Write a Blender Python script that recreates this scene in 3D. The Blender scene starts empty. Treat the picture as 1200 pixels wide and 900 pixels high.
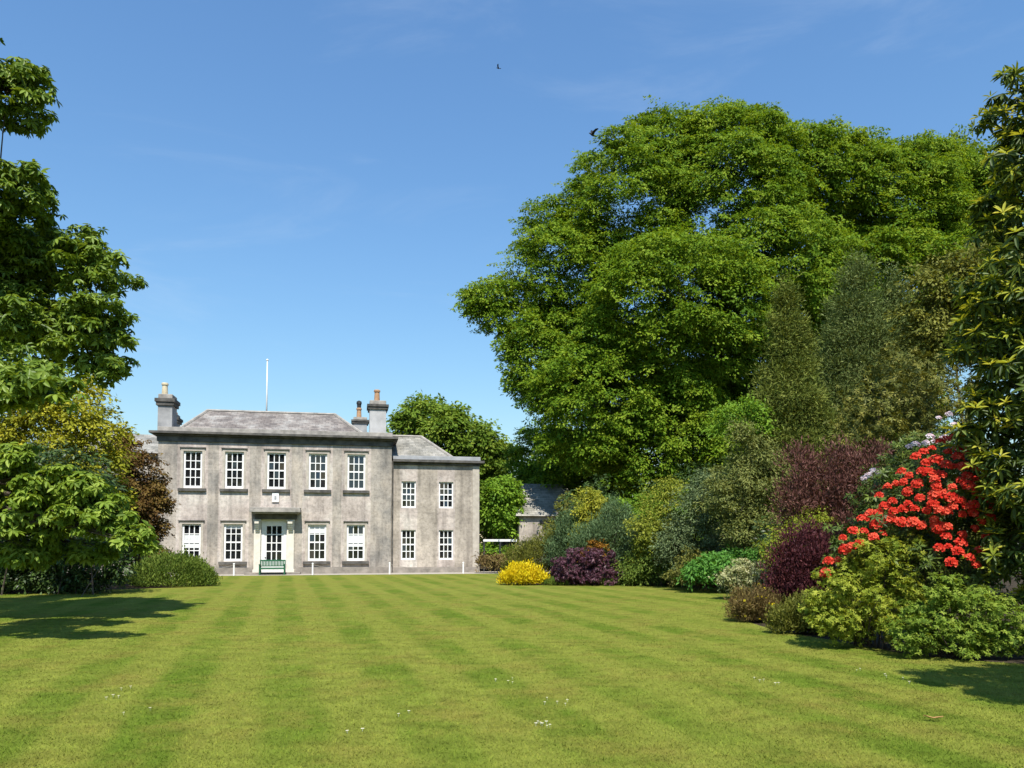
import bpy, bmesh, math
import numpy as np
R = math.radians
SC = bpy.context.scene
COL = SC.collection

# ------------------------------------------------------------------ camera, sky, sun, exposure
CAM_H = 2.0
PITCH = R(2.7)
FPX = 900.0
cam_d = bpy.data.cameras.new('camera'); cam = bpy.data.objects.new('camera', cam_d); COL.objects.link(cam)
cam_d.sensor_width = 36.0; cam_d.lens = 27.0
cam_d.shift_y = 143.0 / 1200.0
cam_d.clip_start = 0.1; cam_d.clip_end = 6000
cam.location = (0, 0, CAM_H); cam.rotation_euler = (R(90) + PITCH, 0, 0)
SC.camera = cam

SUN_TO = np.array([0.10, -0.80, 1.12]); SUN_TO = SUN_TO / np.linalg.norm(SUN_TO)
EL = math.asin(SUN_TO[2]); AZ = math.atan2(SUN_TO[0], SUN_TO[1])
wd = bpy.data.worlds.new("World"); SC.world = wd; wd.use_nodes = True
nt = wd.node_tree; nt.nodes.clear()
sky = nt.nodes.new('ShaderNodeTexSky'); sky.sky_type = 'NISHITA'; sky.sun_disc = False
sky.sun_elevation = EL; sky.sun_rotation = AZ
sky.altitude = 0; sky.air_density = 2.0; sky.dust_density = 0.0; sky.ozone_density = 10.0
bg = nt.nodes.new('ShaderNodeBackground'); bg.inputs[1].default_value = 0.110
wo = nt.nodes.new('ShaderNodeOutputWorld')
tint = nt.nodes.new('ShaderNodeMix'); tint.data_type = 'RGBA'; tint.blend_type = 'MULTIPLY'; tint.inputs[0].default_value = 1.0
tint.inputs[7].default_value = (0.79, 0.885, 0.985, 1)
nt.links.new(sky.outputs[0], tint.inputs[6]); 
wtc = nt.nodes.new('ShaderNodeTexCoord'); wmp = nt.nodes.new('ShaderNodeMapping'); wmp.inputs['Scale'].default_value = (2.2, 2.2, 9.0); wmp.inputs['Rotation'].default_value = (0.25, 0.3, 0.4)
wns = nt.nodes.new('ShaderNodeTexNoise'); wns.inputs['Scale'].default_value = 1.3; wns.inputs['Detail'].default_value = 7; wns.inputs['Roughness'].default_value = 0.62; wns.inputs['Distortion'].default_value = 0.6
nt.links.new(wtc.outputs['Generated'], wmp.inputs['Vector']); nt.links.new(wmp.outputs[0], wns.inputs['Vector'])
wrp = nt.nodes.new('ShaderNodeMapRange'); wrp.interpolation_type = 'SMOOTHSTEP'
wrp.inputs[1].default_value = 0.52; wrp.inputs[2].default_value = 0.80; wrp.inputs[3].default_value = 0.0; wrp.inputs[4].default_value = 0.12
nt.links.new(wns.outputs[0], wrp.inputs[0])
cirrus = nt.nodes.new('ShaderNodeMix'); cirrus.data_type = 'RGBA'; cirrus.inputs[7].default_value = (5.0, 5.6, 6.2, 1)
nt.links.new(wrp.outputs[0], cirrus.inputs[0]); nt.links.new(tint.outputs[2], cirrus.inputs[6]); nt.links.new(cirrus.outputs[2], bg.inputs[0]); nt.links.new(bg.outputs[0], wo.inputs[0])
sl = bpy.data.lights.new('sun', 'SUN'); sl.energy = 4.8; sl.angle = R(0.53); sl.color = (1.0, 0.95, 0.86)
so = bpy.data.objects.new('sun', sl); COL.objects.link(so); so.location = (20, -45, 60)
from mathutils import Vector
so.rotation_euler = Vector(SUN_TO).to_track_quat('Z', 'Y').to_euler()
vs = SC.view_settings
SC.display_settings.display_device = 'sRGB'
vs.view_transform = 'Standard'; vs.look = 'None'; vs.gamma = 1.0; vs.use_curve_mapping = False
vs.exposure = 0.6
SC.render.engine = 'CYCLES'
cy = SC.cycles
cy.max_bounces = 6; cy.diffuse_bounces = 3; cy.glossy_bounces = 2; cy.transmission_bounces = 3; cy.transparent_max_bounces = 6
cy.caustics_reflective = False; cy.caustics_refractive = False
cy.use_denoising = True
try:
    cy.denoiser = 'OPENIMAGEDENOISE'; cy.denoising_input_passes = 'RGB_ALBEDO_NORMAL'
except Exception: pass

# ------------------------------------------------------------------ helpers
def W(px, py, Y):
    """point of the place at depth Y that was surveyed from the photo at (px, py)"""
    u = (px - 600.0) / FPX; v = (593.0 - py) / FPX
    dy = math.cos(PITCH) - v * math.sin(PITCH); dz = math.sin(PITCH) + v * math.cos(PITCH)
    return np.array([u / dy * Y, Y, CAM_H + dz / dy * Y])

def thing(name, label, cat, loc=(0, 0, 0), rotz=0.0, group=None):
    o = bpy.data.objects.new(name, None); COL.objects.link(o)
    o.empty_display_size = 0.3
    o.location = [float(c) for c in loc]; o.rotation_euler = (0, 0, rotz)
    o['label'] = label; o['category'] = cat
    if group: o['group'] = group
    return o

def link(name, me, mat, parent=None):
    o = bpy.data.objects.new(name, me); COL.objects.link(o)
    if mat is not None:
        for m in (mat if isinstance(mat, (list, tuple)) else [mat]): me.materials.append(m)
    if parent is not None: o.parent = parent
    return o

class MB:
    def __init__(s): s.v = []; s.f = []; s.m = []
    def quad(s, a, b, c, d, mi=0):
        i = len(s.v); s.v += [tuple(a), tuple(b), tuple(c), tuple(d)]; s.f.append((i, i+1, i+2, i+3)); s.m.append(mi)
    def poly(s, pts, mi=0):
        i = len(s.v); s.v += [tuple(p) for p in pts]; s.f.append(tuple(range(i, i+len(pts)))); s.m.append(mi)
    def box(s, x0, x1, y0, y1, z0, z1, mi=0):
        i = len(s.v)
        s.v += [(x0,y0,z0),(x1,y0,z0),(x1,y1,z0),(x0,y1,z0),(x0,y0,z1),(x1,y0,z1),(x1,y1,z1),(x0,y1,z1)]
        for f in ((0,3,2,1),(4,5,6,7),(0,1,5,4),(1,2,6,5),(2,3,7,6),(3,0,4,7)):
            s.f.append(tuple(i+k for k in f)); s.m.append(mi)
    def tube(s, pts, rad, n=6, cap=True):
        pts = [np.array(p, float) for p in pts]
        rings = []
        prev = None
        for k, p in enumerate(pts):
            d = pts[min(k+1, len(pts)-1)] - pts[max(k-1, 0)]
            L = np.linalg.norm(d); d = d / L if L > 1e-9 else np.array([0,0,1.])
            if prev is None:
                ref = np.array([1.,0,0]) if abs(d[0]) < 0.8 else np.array([0,1.,0])
            else: ref = prev
            u = ref - d*np.dot(ref, d); u /= max(np.linalg.norm(u), 1e-9); w = np.cross(d, u); prev = u
            r = rad[k] if hasattr(rad, '__len__') else rad
            i = len(s.v)
            for j in range(n):
                a = 2*math.pi*j/n
                s.v.append(tuple(p + r*(math.cos(a)*u + math.sin(a)*w)))
            rings.append(i)
        for k in range(len(rings)-1):
            a, b = rings[k], rings[k+1]
            for j in range(n):
                s.f.append((a+j, a+(j+1)%n, b+(j+1)%n, b+j)); s.m.append(0)
        if cap:
            s.f.append(tuple(rings[0]+j for j in reversed(range(n)))); s.m.append(0)
            s.f.append(tuple(rings[-1]+j for j in range(n))); s.m.append(0)
    def lathe(s, cx, cy, prof, n=14):
        s.tube([(cx, cy, z) for r, z in prof], [max(r, .001) for r, z in prof], n)
    def build(s, name, mat, parent=None, smooth=False, off=None, bevel=0):
        me = bpy.data.meshes.new(name)
        v = s.v if off is None else [(a-off[0], b-off[1], c-off[2]) for a, b, c in s.v]
        me.from_pydata(v, [], s.f)
        me.polygons.foreach_set('material_index', s.m)
        if smooth: me.polygons.foreach_set('use_smooth', [True]*len(s.f))
        me.update()
        o = link(name, me, mat, parent)
        if bevel:
            b = o.modifiers.new('bevel', 'BEVEL'); b.width = bevel; b.segments = 2; b.limit_method = 'ANGLE'
        return o

# ------------------------------------------------------------------ materials
def newmat(name):
    m = bpy.data.materials.new(name); m.use_nodes = True
    n = m.node_tree.nodes; n.clear()
    out = n.new('ShaderNodeOutputMaterial')
    p = n.new('ShaderNodeBsdfPrincipled'); m.node_tree.links.new(p.outputs[0], out.inputs[0])
    return m, n, m.node_tree.links, p, out

def ramp(n, stops):
    r = n.new('ShaderNodeValToRGB'); e = r.color_ramp.elements
    while len(e) < len(stops): e.new(0.5)
    for i, (p, c) in enumerate(stops):
        e[i].position = p; e[i].color = (c[0], c[1], c[2], 1) if hasattr(c, '__len__') else (c, c, c, 1)
    return r

def noise(n, l, coord, scale, detail=4, rough=0.55, stretch=None):
    t = n.new('ShaderNodeTexNoise'); t.inputs['Scale'].default_value = scale
    t.inputs['Detail'].default_value = detail; t.inputs['Roughness'].default_value = rough
    if stretch:
        mp = n.new('ShaderNodeMapping'); mp.inputs['Scale'].default_value = stretch
        l.new(coord, mp.inputs['Vector']); l.new(mp.outputs[0], t.inputs['Vector'])
    else: l.new(coord, t.inputs['Vector'])
    return t

def mix(n, l, fac, a, b, mode='MIX'):
    m = n.new('ShaderNodeMix'); m.data_type = 'RGBA'; m.blend_type = mode
    if isinstance(fac, (int, float)): m.inputs[0].default_value = fac
    else: l.new(fac, m.inputs[0])
    for s, v in ((6, a), (7, b)):
        if hasattr(v, 'default_value') or hasattr(v, 'links'): l.new(v, m.inputs[s])
        else: m.inputs[s].default_value = (v[0], v[1], v[2], 1)
    return m.outputs[2]

def simple(name, c1, c2, scale=3.0, rough=0.7, spec=0.3, bump=0.0, detail=4):
    m, n, l, p, out = newmat(name)
    tc = n.new('ShaderNodeTexCoord')
    t = noise(n, l, tc.outputs['Object'], scale, detail)
    r = ramp(n, [(0.3, c1), (0.7, c2)]); l.new(t.outputs[0], r.inputs[0]); l.new(r.outputs[0], p.inputs['Base Color'])
    p.inputs['Roughness'].default_value = rough; p.inputs['Specular IOR Level'].default_value = spec
    if bump:
        b = n.new('ShaderNodeBump'); b.inputs['Strength'].default_value = bump; b.inputs['Distance'].default_value = 0.05
        l.new(t.outputs[0], b.inputs['Height']); l.new(b.outputs[0], p.inputs['Normal'])
    return m

def stone(name, cA, cB, cC, patch=0.5):
    """weathered render over stone: large blotches, courses, rain streaks, pale lichen dots"""
    m, n, l, p, out = newmat(name)
    tc = n.new('ShaderNodeTexCoord'); o = tc.outputs['Object']
    big = noise(n, l, o, 0.55, 5, 0.6)
    r1 = ramp(n, [(0.36, cA), (0.5, cB), (0.66, cC)]); l.new(big.outputs[0], r1.inputs[0])
    mid = noise(n, l, o, 5.0, 6, 0.7)
    r2 = ramp(n, [(0.25, 0.56), (0.5, 1.02), (0.75, 1.28)]); l.new(mid.outputs[0], r2.inputs[0])
    c = mix(n, l, 1.0, r1.outputs[0], r2.outputs[0], 'MULTIPLY')
    st = noise(n, l, o, 2.2, 4, 0.6, (1.0, 1.0, 0.10))
    r3 = ramp(n, [(0.33, 0.58), (0.52, 1.02), (1.0, 1.12)]); l.new(st.outputs[0], r3.inputs[0])
    c = mix(n, l, 0.75, c, mix(n, l, 1.0, c, r3.outputs[0], 'MULTIPLY'))
    wh = noise(n, l, o, 1.3, 6, 0.72)
    r4 = ramp(n, [(0.60, 0.0), (0.70, 1.0)]); l.new(wh.outputs[0], r4.inputs[0])
    sm = n.new('ShaderNodeMath'); sm.operation = 'MULTIPLY'; sm.inputs[1].default_value = patch; l.new(r4.outputs[0], sm.inputs[0])
    c = mix(n, l, sm.outputs[0], c, (0.52, 0.47, 0.42))
    # ashlar joints
    mp = n.new('ShaderNodeMapping'); mp.inputs['Rotation'].default_value = (R(90), 0, 0); l.new(o, mp.inputs['Vector'])
    bt = n.new('ShaderNodeTexBrick'); bt.inputs['Scale'].default_value = 1.0
    bt.inputs['Brick Width'].default_value = 1.05; bt.inputs['Row Height'].default_value = 0.36
    bt.inputs['Mortar Size'].default_value = 0.012; bt.inputs['Mortar Smooth'].default_value = 0.6
    bt.inputs['Color1'].default_value = (0.86, 0.86, 0.86, 1); bt.inputs['Color2'].default_value = (1.05, 1.04, 1.02, 1); bt.inputs['Mortar'].default_value = (0.72, 0.72, 0.72, 1)
    l.new(mp.outputs[0], bt.inputs['Vector'])
    c = mix(n, l, 0.55, c, mix(n, l, 1.0, c, bt.outputs[0], 'MULTIPLY'))
    l.new(c, p.inputs['Base Color'])
    p.inputs['Roughness'].default_value = 0.9; p.inputs['Specular IOR Level'].default_value = 0.110
    b = n.new('ShaderNodeBump'); b.inputs['Strength'].default_value = 0.5; b.inputs['Distance'].default_value = 0.04
    l.new(mid.outputs[0], b.inputs['Height']); l.new(b.outputs[0], p.inputs['Normal'])
    return m

def slate(name, cA, cB, cC):
    m, n, l, p, out = newmat(name)
    tc = n.new('ShaderNodeTexCoord'); o = tc.outputs['Object']
    mp = n.new('ShaderNodeMapping'); mp.inputs['Rotation'].default_value = (R(90), 0, 0); l.new(o, mp.inputs['Vector'])
    bt = n.new('ShaderNodeTexBrick'); bt.inputs['Scale'].default_value = 1.0
    bt.inputs['Brick Width'].default_value = 0.42; bt.inputs['Row Height'].default_value = 0.14; bt.inputs['Mortar Size'].default_value = 0.012
    bt.inputs['Color1'].default_value = (0.7, 0.7, 0.7, 1); bt.inputs['Color2'].default_value = (1.15, 1.12, 1.08, 1); bt.inputs['Mortar'].default_value = (0.45, 0.45, 0.45, 1)
    l.new(mp.outputs[0], bt.inputs['Vector'])
    t = noise(n, l, o, 0.9, 6, 0.7)
    r = ramp(n, [(0.38, cA), (0.5, cB), (0.62, cC)]); l.new(t.outputs[0], r.inputs[0])
    c = mix(n, l, 0.8, r.outputs[0], mix(n, l, 1.0, r.outputs[0], bt.outputs[0], 'MULTIPLY'))
    l.new(c, p.inputs['Base Color']); p.inputs['Roughness'].default_value = 0.75; p.inputs['Specular IOR Level'].default_value = 0.3
    b = n.new('ShaderNodeBump'); b.inputs['Strength'].default_value = 0.6; b.inputs['Distance'].default_value = 0.03
    l.new(bt.outputs['Fac'], b.inputs['Height']); b.invert = True; l.new(b.outputs[0], p.inputs['Normal'])
    return m

def leafmat(name, dark, mid, light, trans=0.3, gloss=0.35, rough=0.5, tint=(1.25, 1.1, 0.5)):
    """one leaf colour range per species; 'tone' is each leaf's own random shade"""
    m, n, l, p, out = newmat(name)
    dark, mid, light = [tuple(min(.85, k*v) for v in c) for c, k in ((dark, 1.1), (mid, 1.28), (light, 1.38))]
    a = n.new('ShaderNodeAttribute'); a.attribute_name = 'tone'
    r = ramp(n, [(0.1, dark), (0.5, mid), (0.9, light)]); l.new(a.outputs['Fac'], r.inputs[0])
    l.new(r.outputs[0], p.inputs['Base Color'])
    p.inputs['Roughness'].default_value = rough + .08; p.inputs['Specular IOR Level'].default_value = gloss*.5
    tr = n.new('ShaderNodeBsdfTranslucent')
    tc = mix(n, l, 1.0, r.outputs[0], tint, 'MULTIPLY'); l.new(tc, tr.inputs[0])
    ms = n.new('ShaderNodeMixShader'); ms.inputs[0].default_value = trans
    l.new(p.outputs[0], ms.inputs[1]); l.new(tr.outputs[0], ms.inputs[2]); l.new(ms.outputs[0], out.inputs[0])
    return m

bark = simple('bark', (0.045, 0.035, 0.026), (0.11, 0.09, 0.07), 9, 0.9, 0.2, 0.6)
bark_pale = simple('pale_bark', (0.16, 0.14, 0.11), (0.30, 0.27, 0.22), 9, 0.9, 0.2, 0.5)

# ------------------------------------------------------------------ foliage builder
def unit(a): return a / np.maximum(np.linalg.norm(a, axis=-1, keepdims=True), 1e-9)

def lump(d, rg, octs=((1.7, 1.0), (3.6, 0.6), (7.0, 0.35))):
    out = np.zeros(len(d))
    for f, amp in octs:
        k = rg.normal(size=(4, 3)) * f; ph = rg.uniform(0, 6.28, 4)
        out += amp * np.sin(d @ k.T + ph).mean(axis=1) * 1.6
    return out

def clumps(lobes, n, rg, shell=0.55, bump=0.22, zmin=0.05, front=0.35):
    lb = np.array(lobes, float)
    w = lb[:,3]*lb[:,4] + lb[:,4]*lb[:,5] + lb[:,3]*lb[:,5]
    pick = rg.choice(len(lb), size=int(n*2.2), p=w/w.sum())
    d = unit(rg.normal(size=(len(pick), 3)))
    keep = (d[:,1] < 0.25) | (rg.random(len(d)) > front)
    pick, d = pick[keep], d[keep]
    rr = shell + (1-shell) * rg.random(len(d))**0.6
    rr = rr * (1 + bump * lump(d + pick[:,None]*3.1, rg))
    rr = np.where(rg.random(len(d)) < .10, rr*rg.uniform(1.0, 1.3, len(d)), rr)
    C = lb[pick,:3] + d * lb[pick,3:] * rr[:,None]
    # thin out what lies deep inside a neighbouring lobe
    deep = np.zeros(len(C), bool)
    for k in range(len(lb)):
        q = np.linalg.norm((C - lb[k,:3]) / lb[k,3:], axis=1)
        deep |= (q < 0.62) & (pick != k)
    ok = (C[:,2] > zmin) & (~deep | (rg.random(len(C)) < 0.22))
    C, d, pick = C[ok][:n], d[ok][:n], pick[ok][:n]
    return C, unit(d / lb[pick,3:]), pick

UP = np.array([0, 0, 1.0])
def billow(lobes, rg, sub, sr, flat=1.0, core=.72):
    """break each big lobe of a crown into smaller boughs standing out from a core"""
    out = []
    for l in np.array(lobes, float):
        out.append((l[0], l[1], l[2], l[3]*core, l[4]*core, l[5]*core))
        ii = np.arange(sub) + rg.random()
        ph = np.arccos(np.clip(1-2*(ii+.5)/(sub+1), -1, 1)); th = ii*2.39996 + rg.uniform(0, 6.28)
        d = np.stack([np.sin(ph)*np.cos(th), np.sin(ph)*np.sin(th), np.cos(ph)], 1) + rg.normal(size=(sub,3))*.18
        d = unit(d); q = rg.uniform(.66, .92, sub); sz = rg.uniform(.65, 1.3, sub)*sr
        rm = (l[3]*l[4]*l[5])**(1/3)
        for k in range(sub):
            c = l[:3] + d[k]*l[3:]*q[k]; r = rm*sz[k]
            if c[2] < .05: continue
            out.append((c[0], c[1], c[2], r*1.1, r*1.1, r*flat))
    return out
def spray_leaves(C, O, rg, k, rad, flat, L, Wd, droop=0.25, jit=0.45, upw=1.0):
    n = len(C)
    m = unit(UP*upw*.7 + O*0.5 + SUN_TO*.55 + rg.normal(size=(n,3))*0.28)   # leaves turn to the light
    g = O + rg.normal(size=(n,3))*0.55; a = unit(g - m*(g*m).sum(1, keepdims=True)); b = np.cross(m, a)
    rs = rad[0] + (rad[1]-rad[0])*rg.random(n)
    th = rg.uniform(0, 6.283, (n,k)); q = np.sqrt(rg.random((n,k)))
    rx = (np.cos(th)*q*rs[:,None])[...,None]; ry = (np.sin(th)*q*rs[:,None])[...,None]
    pos = C[:,None,:] + a[:,None,:]*rx*1.3 + b[:,None,:]*ry*0.6 + m[:,None,:]*(rg.normal(size=(n,k))*flat*rs[:,None] - droop*q**2*rs[:,None])[...,None]
    d = a[:,None,:]*np.cos(th)[...,None] + b[:,None,:]*np.sin(th)[...,None]
    d = unit(d*.7 + a[:,None,:]*.6 + rg.normal(size=(n,k,3))*0.45 - UP*0.15)
    nm = unit(m[:,None,:] + rg.normal(size=(n,k,3))*jit)
    tone = np.clip(0.5 + rg.normal(size=(n,1))*0.17 + rg.normal(size=(n,k))*0.16, 0, 1)
    sz = rg.uniform(0.65, 1.25, (n,k))
    return pos.reshape(-1,3), d.reshape(-1,3), nm.reshape(-1,3), (sz*L).ravel(), (sz*Wd).ravel(), tone.ravel()

def whorl_leaves(C, O, rg, k, lift, L, Wd, up=0.45, jit=0.35):
    """rosettes: k leaves round a shoot tip; lift = angle range of the leaves above (+) or below (-) the ring plane"""
    n = len(C)
    ax = unit(O*0.7 + UP*up + SUN_TO*.25 + rg.normal(size=(n,3))*jit)
    a = unit(np.cross(ax, rg.normal(size=(n,3)))); b = np.cross(ax, a)
    th = (np.arange(k)*6.283/k)[None,:] + rg.uniform(0,6.283,(n,1)) + rg.normal(size=(n,k))*0.2
    rad = a[:,None,:]*np.cos(th)[...,None] + b[:,None,:]*np.sin(th)[...,None]
    de = rg.uniform(lift[0], lift[1], (n,k))[...,None]
    d = unit(rad*np.cos(de) + ax[:,None,:]*np.sin(de) + rg.normal(size=(n,k,3))*0.08)
    nm = unit(ax[:,None,:]*np.cos(de) - rad*np.sin(de) + rg.normal(size=(n,k,3))*0.12)
    sz = rg.uniform(0.7, 1.2, (n,1)) * rg.uniform(0.85, 1.1, (n,k))
    tone = np.clip(0.5 + rg.normal(size=(n,1))*0.2 + rg.normal(size=(n,k))*0.1, 0, 1)
    pos = np.repeat(C[:,None,:], k, 1) + d*0.04*L
    return pos.reshape(-1,3), d.reshape(-1,3), nm.reshape(-1,3), (sz*L).ravel(), (sz*Wd).ravel(), tone.ravel()

def tuft_leaves(C, O, rg, k, rad, L, Wd, upw=0.6, outw=0.7, jit=0.55):
    n = len(C)
    pos = C[:,None,:] + rg.normal(size=(n,k,3))*rad*0.5
    d = unit(O[:,None,:]*outw + UP*upw + rg.normal(size=(n,k,3))*jit)
    nm = unit(np.cross(d, rg.normal(size=(n,k,3))) + O[:,None,:]*0.5 + UP*0.3)
    tone = np.clip(0.5 + rg.normal(size=(n,1))*0.18 + rg.normal(size=(n,k))*0.15, 0, 1)
    sz = rg.uniform(0.6, 1.3, (n,k))
    return pos.reshape(-1,3), d.reshape(-1,3), nm.reshape(-1,3), (sz*L).ravel(), (sz*Wd).ravel(), tone.ravel()

def leaf_mesh(name, sets, mat, parent, off, fine=False):
    """sets: list of (pos, dir, normal, length, width, tone); fine = folded six-point leaves for plants near by"""
    P, D, N, L, Wd, T = [np.concatenate([s[i] for s in sets]) for i in range(6)]
    P = P - np.array(off)
    S = unit(np.cross(D, N)); N = np.cross(S, D)
    L = L[:,None]; Wd = Wd[:,None]
    me = bpy.data.meshes.new(name); n = len(P)
    if not fine:
        v = np.stack([P, P + D*L*0.45 + S*Wd*0.5, P + D*L - N*L*0.12, P + D*L*0.45 - S*Wd*0.5], 1)
        nv = 4; faces = np.arange(4*n).reshape(n, 4)
        tone = T
    else:
        fold = N*Wd*0.16
        v = np.stack([P, P + D*L*0.32 + S*Wd*0.46 + fold, P + D*L*0.68 + S*Wd*0.42 + fold*0.8 - N*L*0.04, P + D*L - N*L*0.16,
                      P + D*L*0.68 - S*Wd*0.42 + fold*0.8 - N*L*0.04, P + D*L*0.32 - S*Wd*0.46 + fold], 1)
        nv = 6; base = np.arange(n)[:,None]*6
        faces = np.concatenate([base + np.array([[0,1,2,3]]), base + np.array([[0,3,4,5]])], 1).reshape(-1, 4)
        tone = np.repeat(T, 2)
    me.vertices.add(n*nv); me.vertices.foreach_set('co', v.astype(np.float32).ravel())
    nf = len(faces)
    me.loops.add(nf*4); me.loops.foreach_set('vertex_index', faces.astype(np.int32).ravel())
    me.polygons.add(nf); me.polygons.foreach_set('loop_start', np.arange(0, nf*4, 4, dtype=np.int32))
    me.update(calc_edges=True)
    at = me.attributes.new('tone', 'FLOAT', 'FACE'); at.data.foreach_set('value', tone.astype(np.float32))
    return link(name, me, mat, parent)

def curve_pts(a, b, rg, sag=0.12, k=5):
    a = np.array(a, float); b = np.array(b, float); L = np.linalg.norm(b-a)
    m = (a+b)/2 + np.array([0,0,1])*L*sag + rg.normal(size=3)*L*0.07
    t = np.linspace(0,1,k)[:,None]
    return (1-t)**2*a + 2*t*(1-t)*m + t**2*b

def lobe(px, py, rx, ry, Y, depth=1.0):
    c = W(px, py, Y); k = Y/FPX
    return (c[0], c[1], c[2], rx*k, (rx+ry)/2*k*depth, ry*k)

# ------------------------------------------------------------------ ground, lawn, path
def lawn_mat(blades=False):
    m, n, l, p, out = newmat('grass_blades' if blades else 'mown_grass')
    g = n.new('ShaderNodeNewGeometry'); pos = g.outputs['Position']
    rot = n.new('ShaderNodeVectorRotate'); rot.rotation_type = 'Z_AXIS'; rot.inputs['Angle'].default_value = R(-16.5)
    l.new(pos, rot.inputs['Vector'])
    wob = noise(n, l, pos, 0.25, 2, 0.5)
    sx = n.new('ShaderNodeSeparateXYZ'); l.new(rot.outputs[0], sx.inputs[0])
    ma = n.new('ShaderNodeMath'); ma.operation = 'MULTIPLY_ADD'; ma.inputs[1].default_value = 0.5; l.new(wob.outputs[0], ma.inputs[0]); l.new(sx.outputs[0], ma.inputs[2])
    mm = n.new('ShaderNodeMath'); mm.operation = 'MULTIPLY'; mm.inputs[1].default_value = 2*math.pi/1.42; l.new(ma.outputs[0], mm.inputs[0])
    sn = n.new('ShaderNodeMath'); sn.operation = 'SINE'; l.new(mm.outputs[0], sn.inputs[0])
    sr = n.new('ShaderNodeMapRange'); sr.interpolation_type = 'SMOOTHSTEP'; sr.inputs[1].default_value = -0.55; sr.inputs[2].default_value = 0.55; l.new(sn.outputs[0], sr.inputs[0])
    # patchy strength of the stripes
    pn = noise(n, l, pos, 0.32, 3, 0.6)
    pr = ramp(n, [(0.36, 0.12), (0.62, 1.0)]); l.new(pn.outputs[0], pr.inputs[0])
    st = n.new('ShaderNodeMath'); st.operation = 'MULTIPLY'; l.new(sr.outputs[0], st.inputs[0]); l.new(pr.outputs[0], st.inputs[1])
    light = (0.168, 0.186, 0.031); dark = (0.098, 0.142, 0.016); tan = (0.180, 0.160, 0.034)
    c = mix(n, l, st.outputs[0], light, dark)  # mowing stripes: the sheen of leaning grass is put into the colour
    dn = noise(n, l, pos, 0.75, 5, 0.65)
    dr = ramp(n, [(0.48, 0.0), (0.68, 0.75)]); l.new(dn.outputs[0], dr.inputs[0])
    c = mix(n, l, dr.outputs[0], c, tan)
    fn = noise(n, l, pos, 3.0, 6, 0.72, (0.7, 1.0, 1.0))
    fr = ramp(n, [(0.25, 0.62), (0.5, 1.0), (0.78, 1.32)]); l.new(fn.outputs[0], fr.inputs[0])
    c = mix(n, l, 1.0, c, fr.outputs[0], 'MULTIPLY')
    vn = noise(n, l, pos, 55, 4, 0.8)
    vr = ramp(n, [(0.25, 0.80), (0.5, 1.0), (0.75, 1.22)]); l.new(vn.outputs[0], vr.inputs[0])
    c = mix(n, l, 0.8, c, mix(n, l, 1.0, c, vr.outputs[0], 'MULTIPLY'))
    if blades:
        at = n.new('ShaderNodeAttribute'); at.attribute_name = 'tone'
        tr = ramp(n, [(0.0, (.94,1.03,.90)), (0.5, (1.10,1.18,1.05)), (0.9, (1.30,1.30,1.22)), (1.0, (1.65,1.5,1.35))]); l.new(at.outputs['Fac'], tr.inputs[0])
        c = mix(n, l, 1.0, c, tr.outputs[0], 'MULTIPLY')
    l.new(c, p.inputs['Base Color']); p.inputs['Roughness'].default_value = 0.9; p.inputs['Specular IOR Level'].default_value = 0.03
    b = n.new('ShaderNodeBump'); b.inputs['Strength'].default_value = 0.3; b.inputs['Distance'].default_value = 0.02
    l.new(vn.outputs[0], b.inputs['Height']); l.new(b.outputs[0], p.inputs['Normal'])
    return m
M_lawn = lawn_mat()
M_soil = simple('leafy_soil', (0.022, 0.017, 0.012), (0.075, 0.058, 0.038), 4, 0.95, 0.1, 0.8, 8)
M_gravel = simple('pale_gravel', (0.30, 0.27, 0.23), (0.46, 0.42, 0.36), 30, 0.95, 0.1, 0.5, 6)

b = MB(); b.quad((-2500,-2500,-0.02),(2500,-2500,-0.02),(2500,2500,-0.02),(-2500,2500,-0.02))
o = b.build('ground', M_soil); o['kind'] = 'structure'
def gp(px, py):
    Y = CAM_H*FPX/(py-635.4); return ((px-600)/FPX*Y, Y, 0.0)
HX, HY, HA = -21.8, 47.1, R(11.5)
ca, sa = math.cos(HA), math.sin(HA)
def HW(x, y, z=0.0): return (HX + x*ca - y*sa, HY + x*sa + y*ca, z)
edge = [(-45,-40,0), (34,-40,0), (34,2,0), (15,10.2,0), (11,12.2,0)]
edge += [gp(*q) for q in ((1200,777),(1120,772),(1060,766),(1000,754),(940,744),(900,736),(868,726),(858,712),(862,700),(868,694))]
edge += [gp(850,688.5), gp(800,685.5), gp(740,684.5), gp(680,684), gp(610,684.5), gp(588,682)]
edge += [(-0.9, 43.0, 0), HW(23.5,-2.0), HW(-5,-2.0), gp(215,688), gp(150,690), gp(70,693), gp(0,696.5), (-32,27,0), (-45,24,0)]
b = MB(); b.poly(edge); lawn_o = b.build('lawn', M_lawn); lawn_o['kind'] = 'structure'
b = MB(); b.poly([HW(-9,-2.1,.004), HW(24,-2.1,.004), HW(30,0.5,.004), HW(30,3,.004), HW(21.5,1.5,.004), HW(-9,1.5,.004)])
o = b.build('path', M_gravel); o['kind'] = 'structure'

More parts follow.
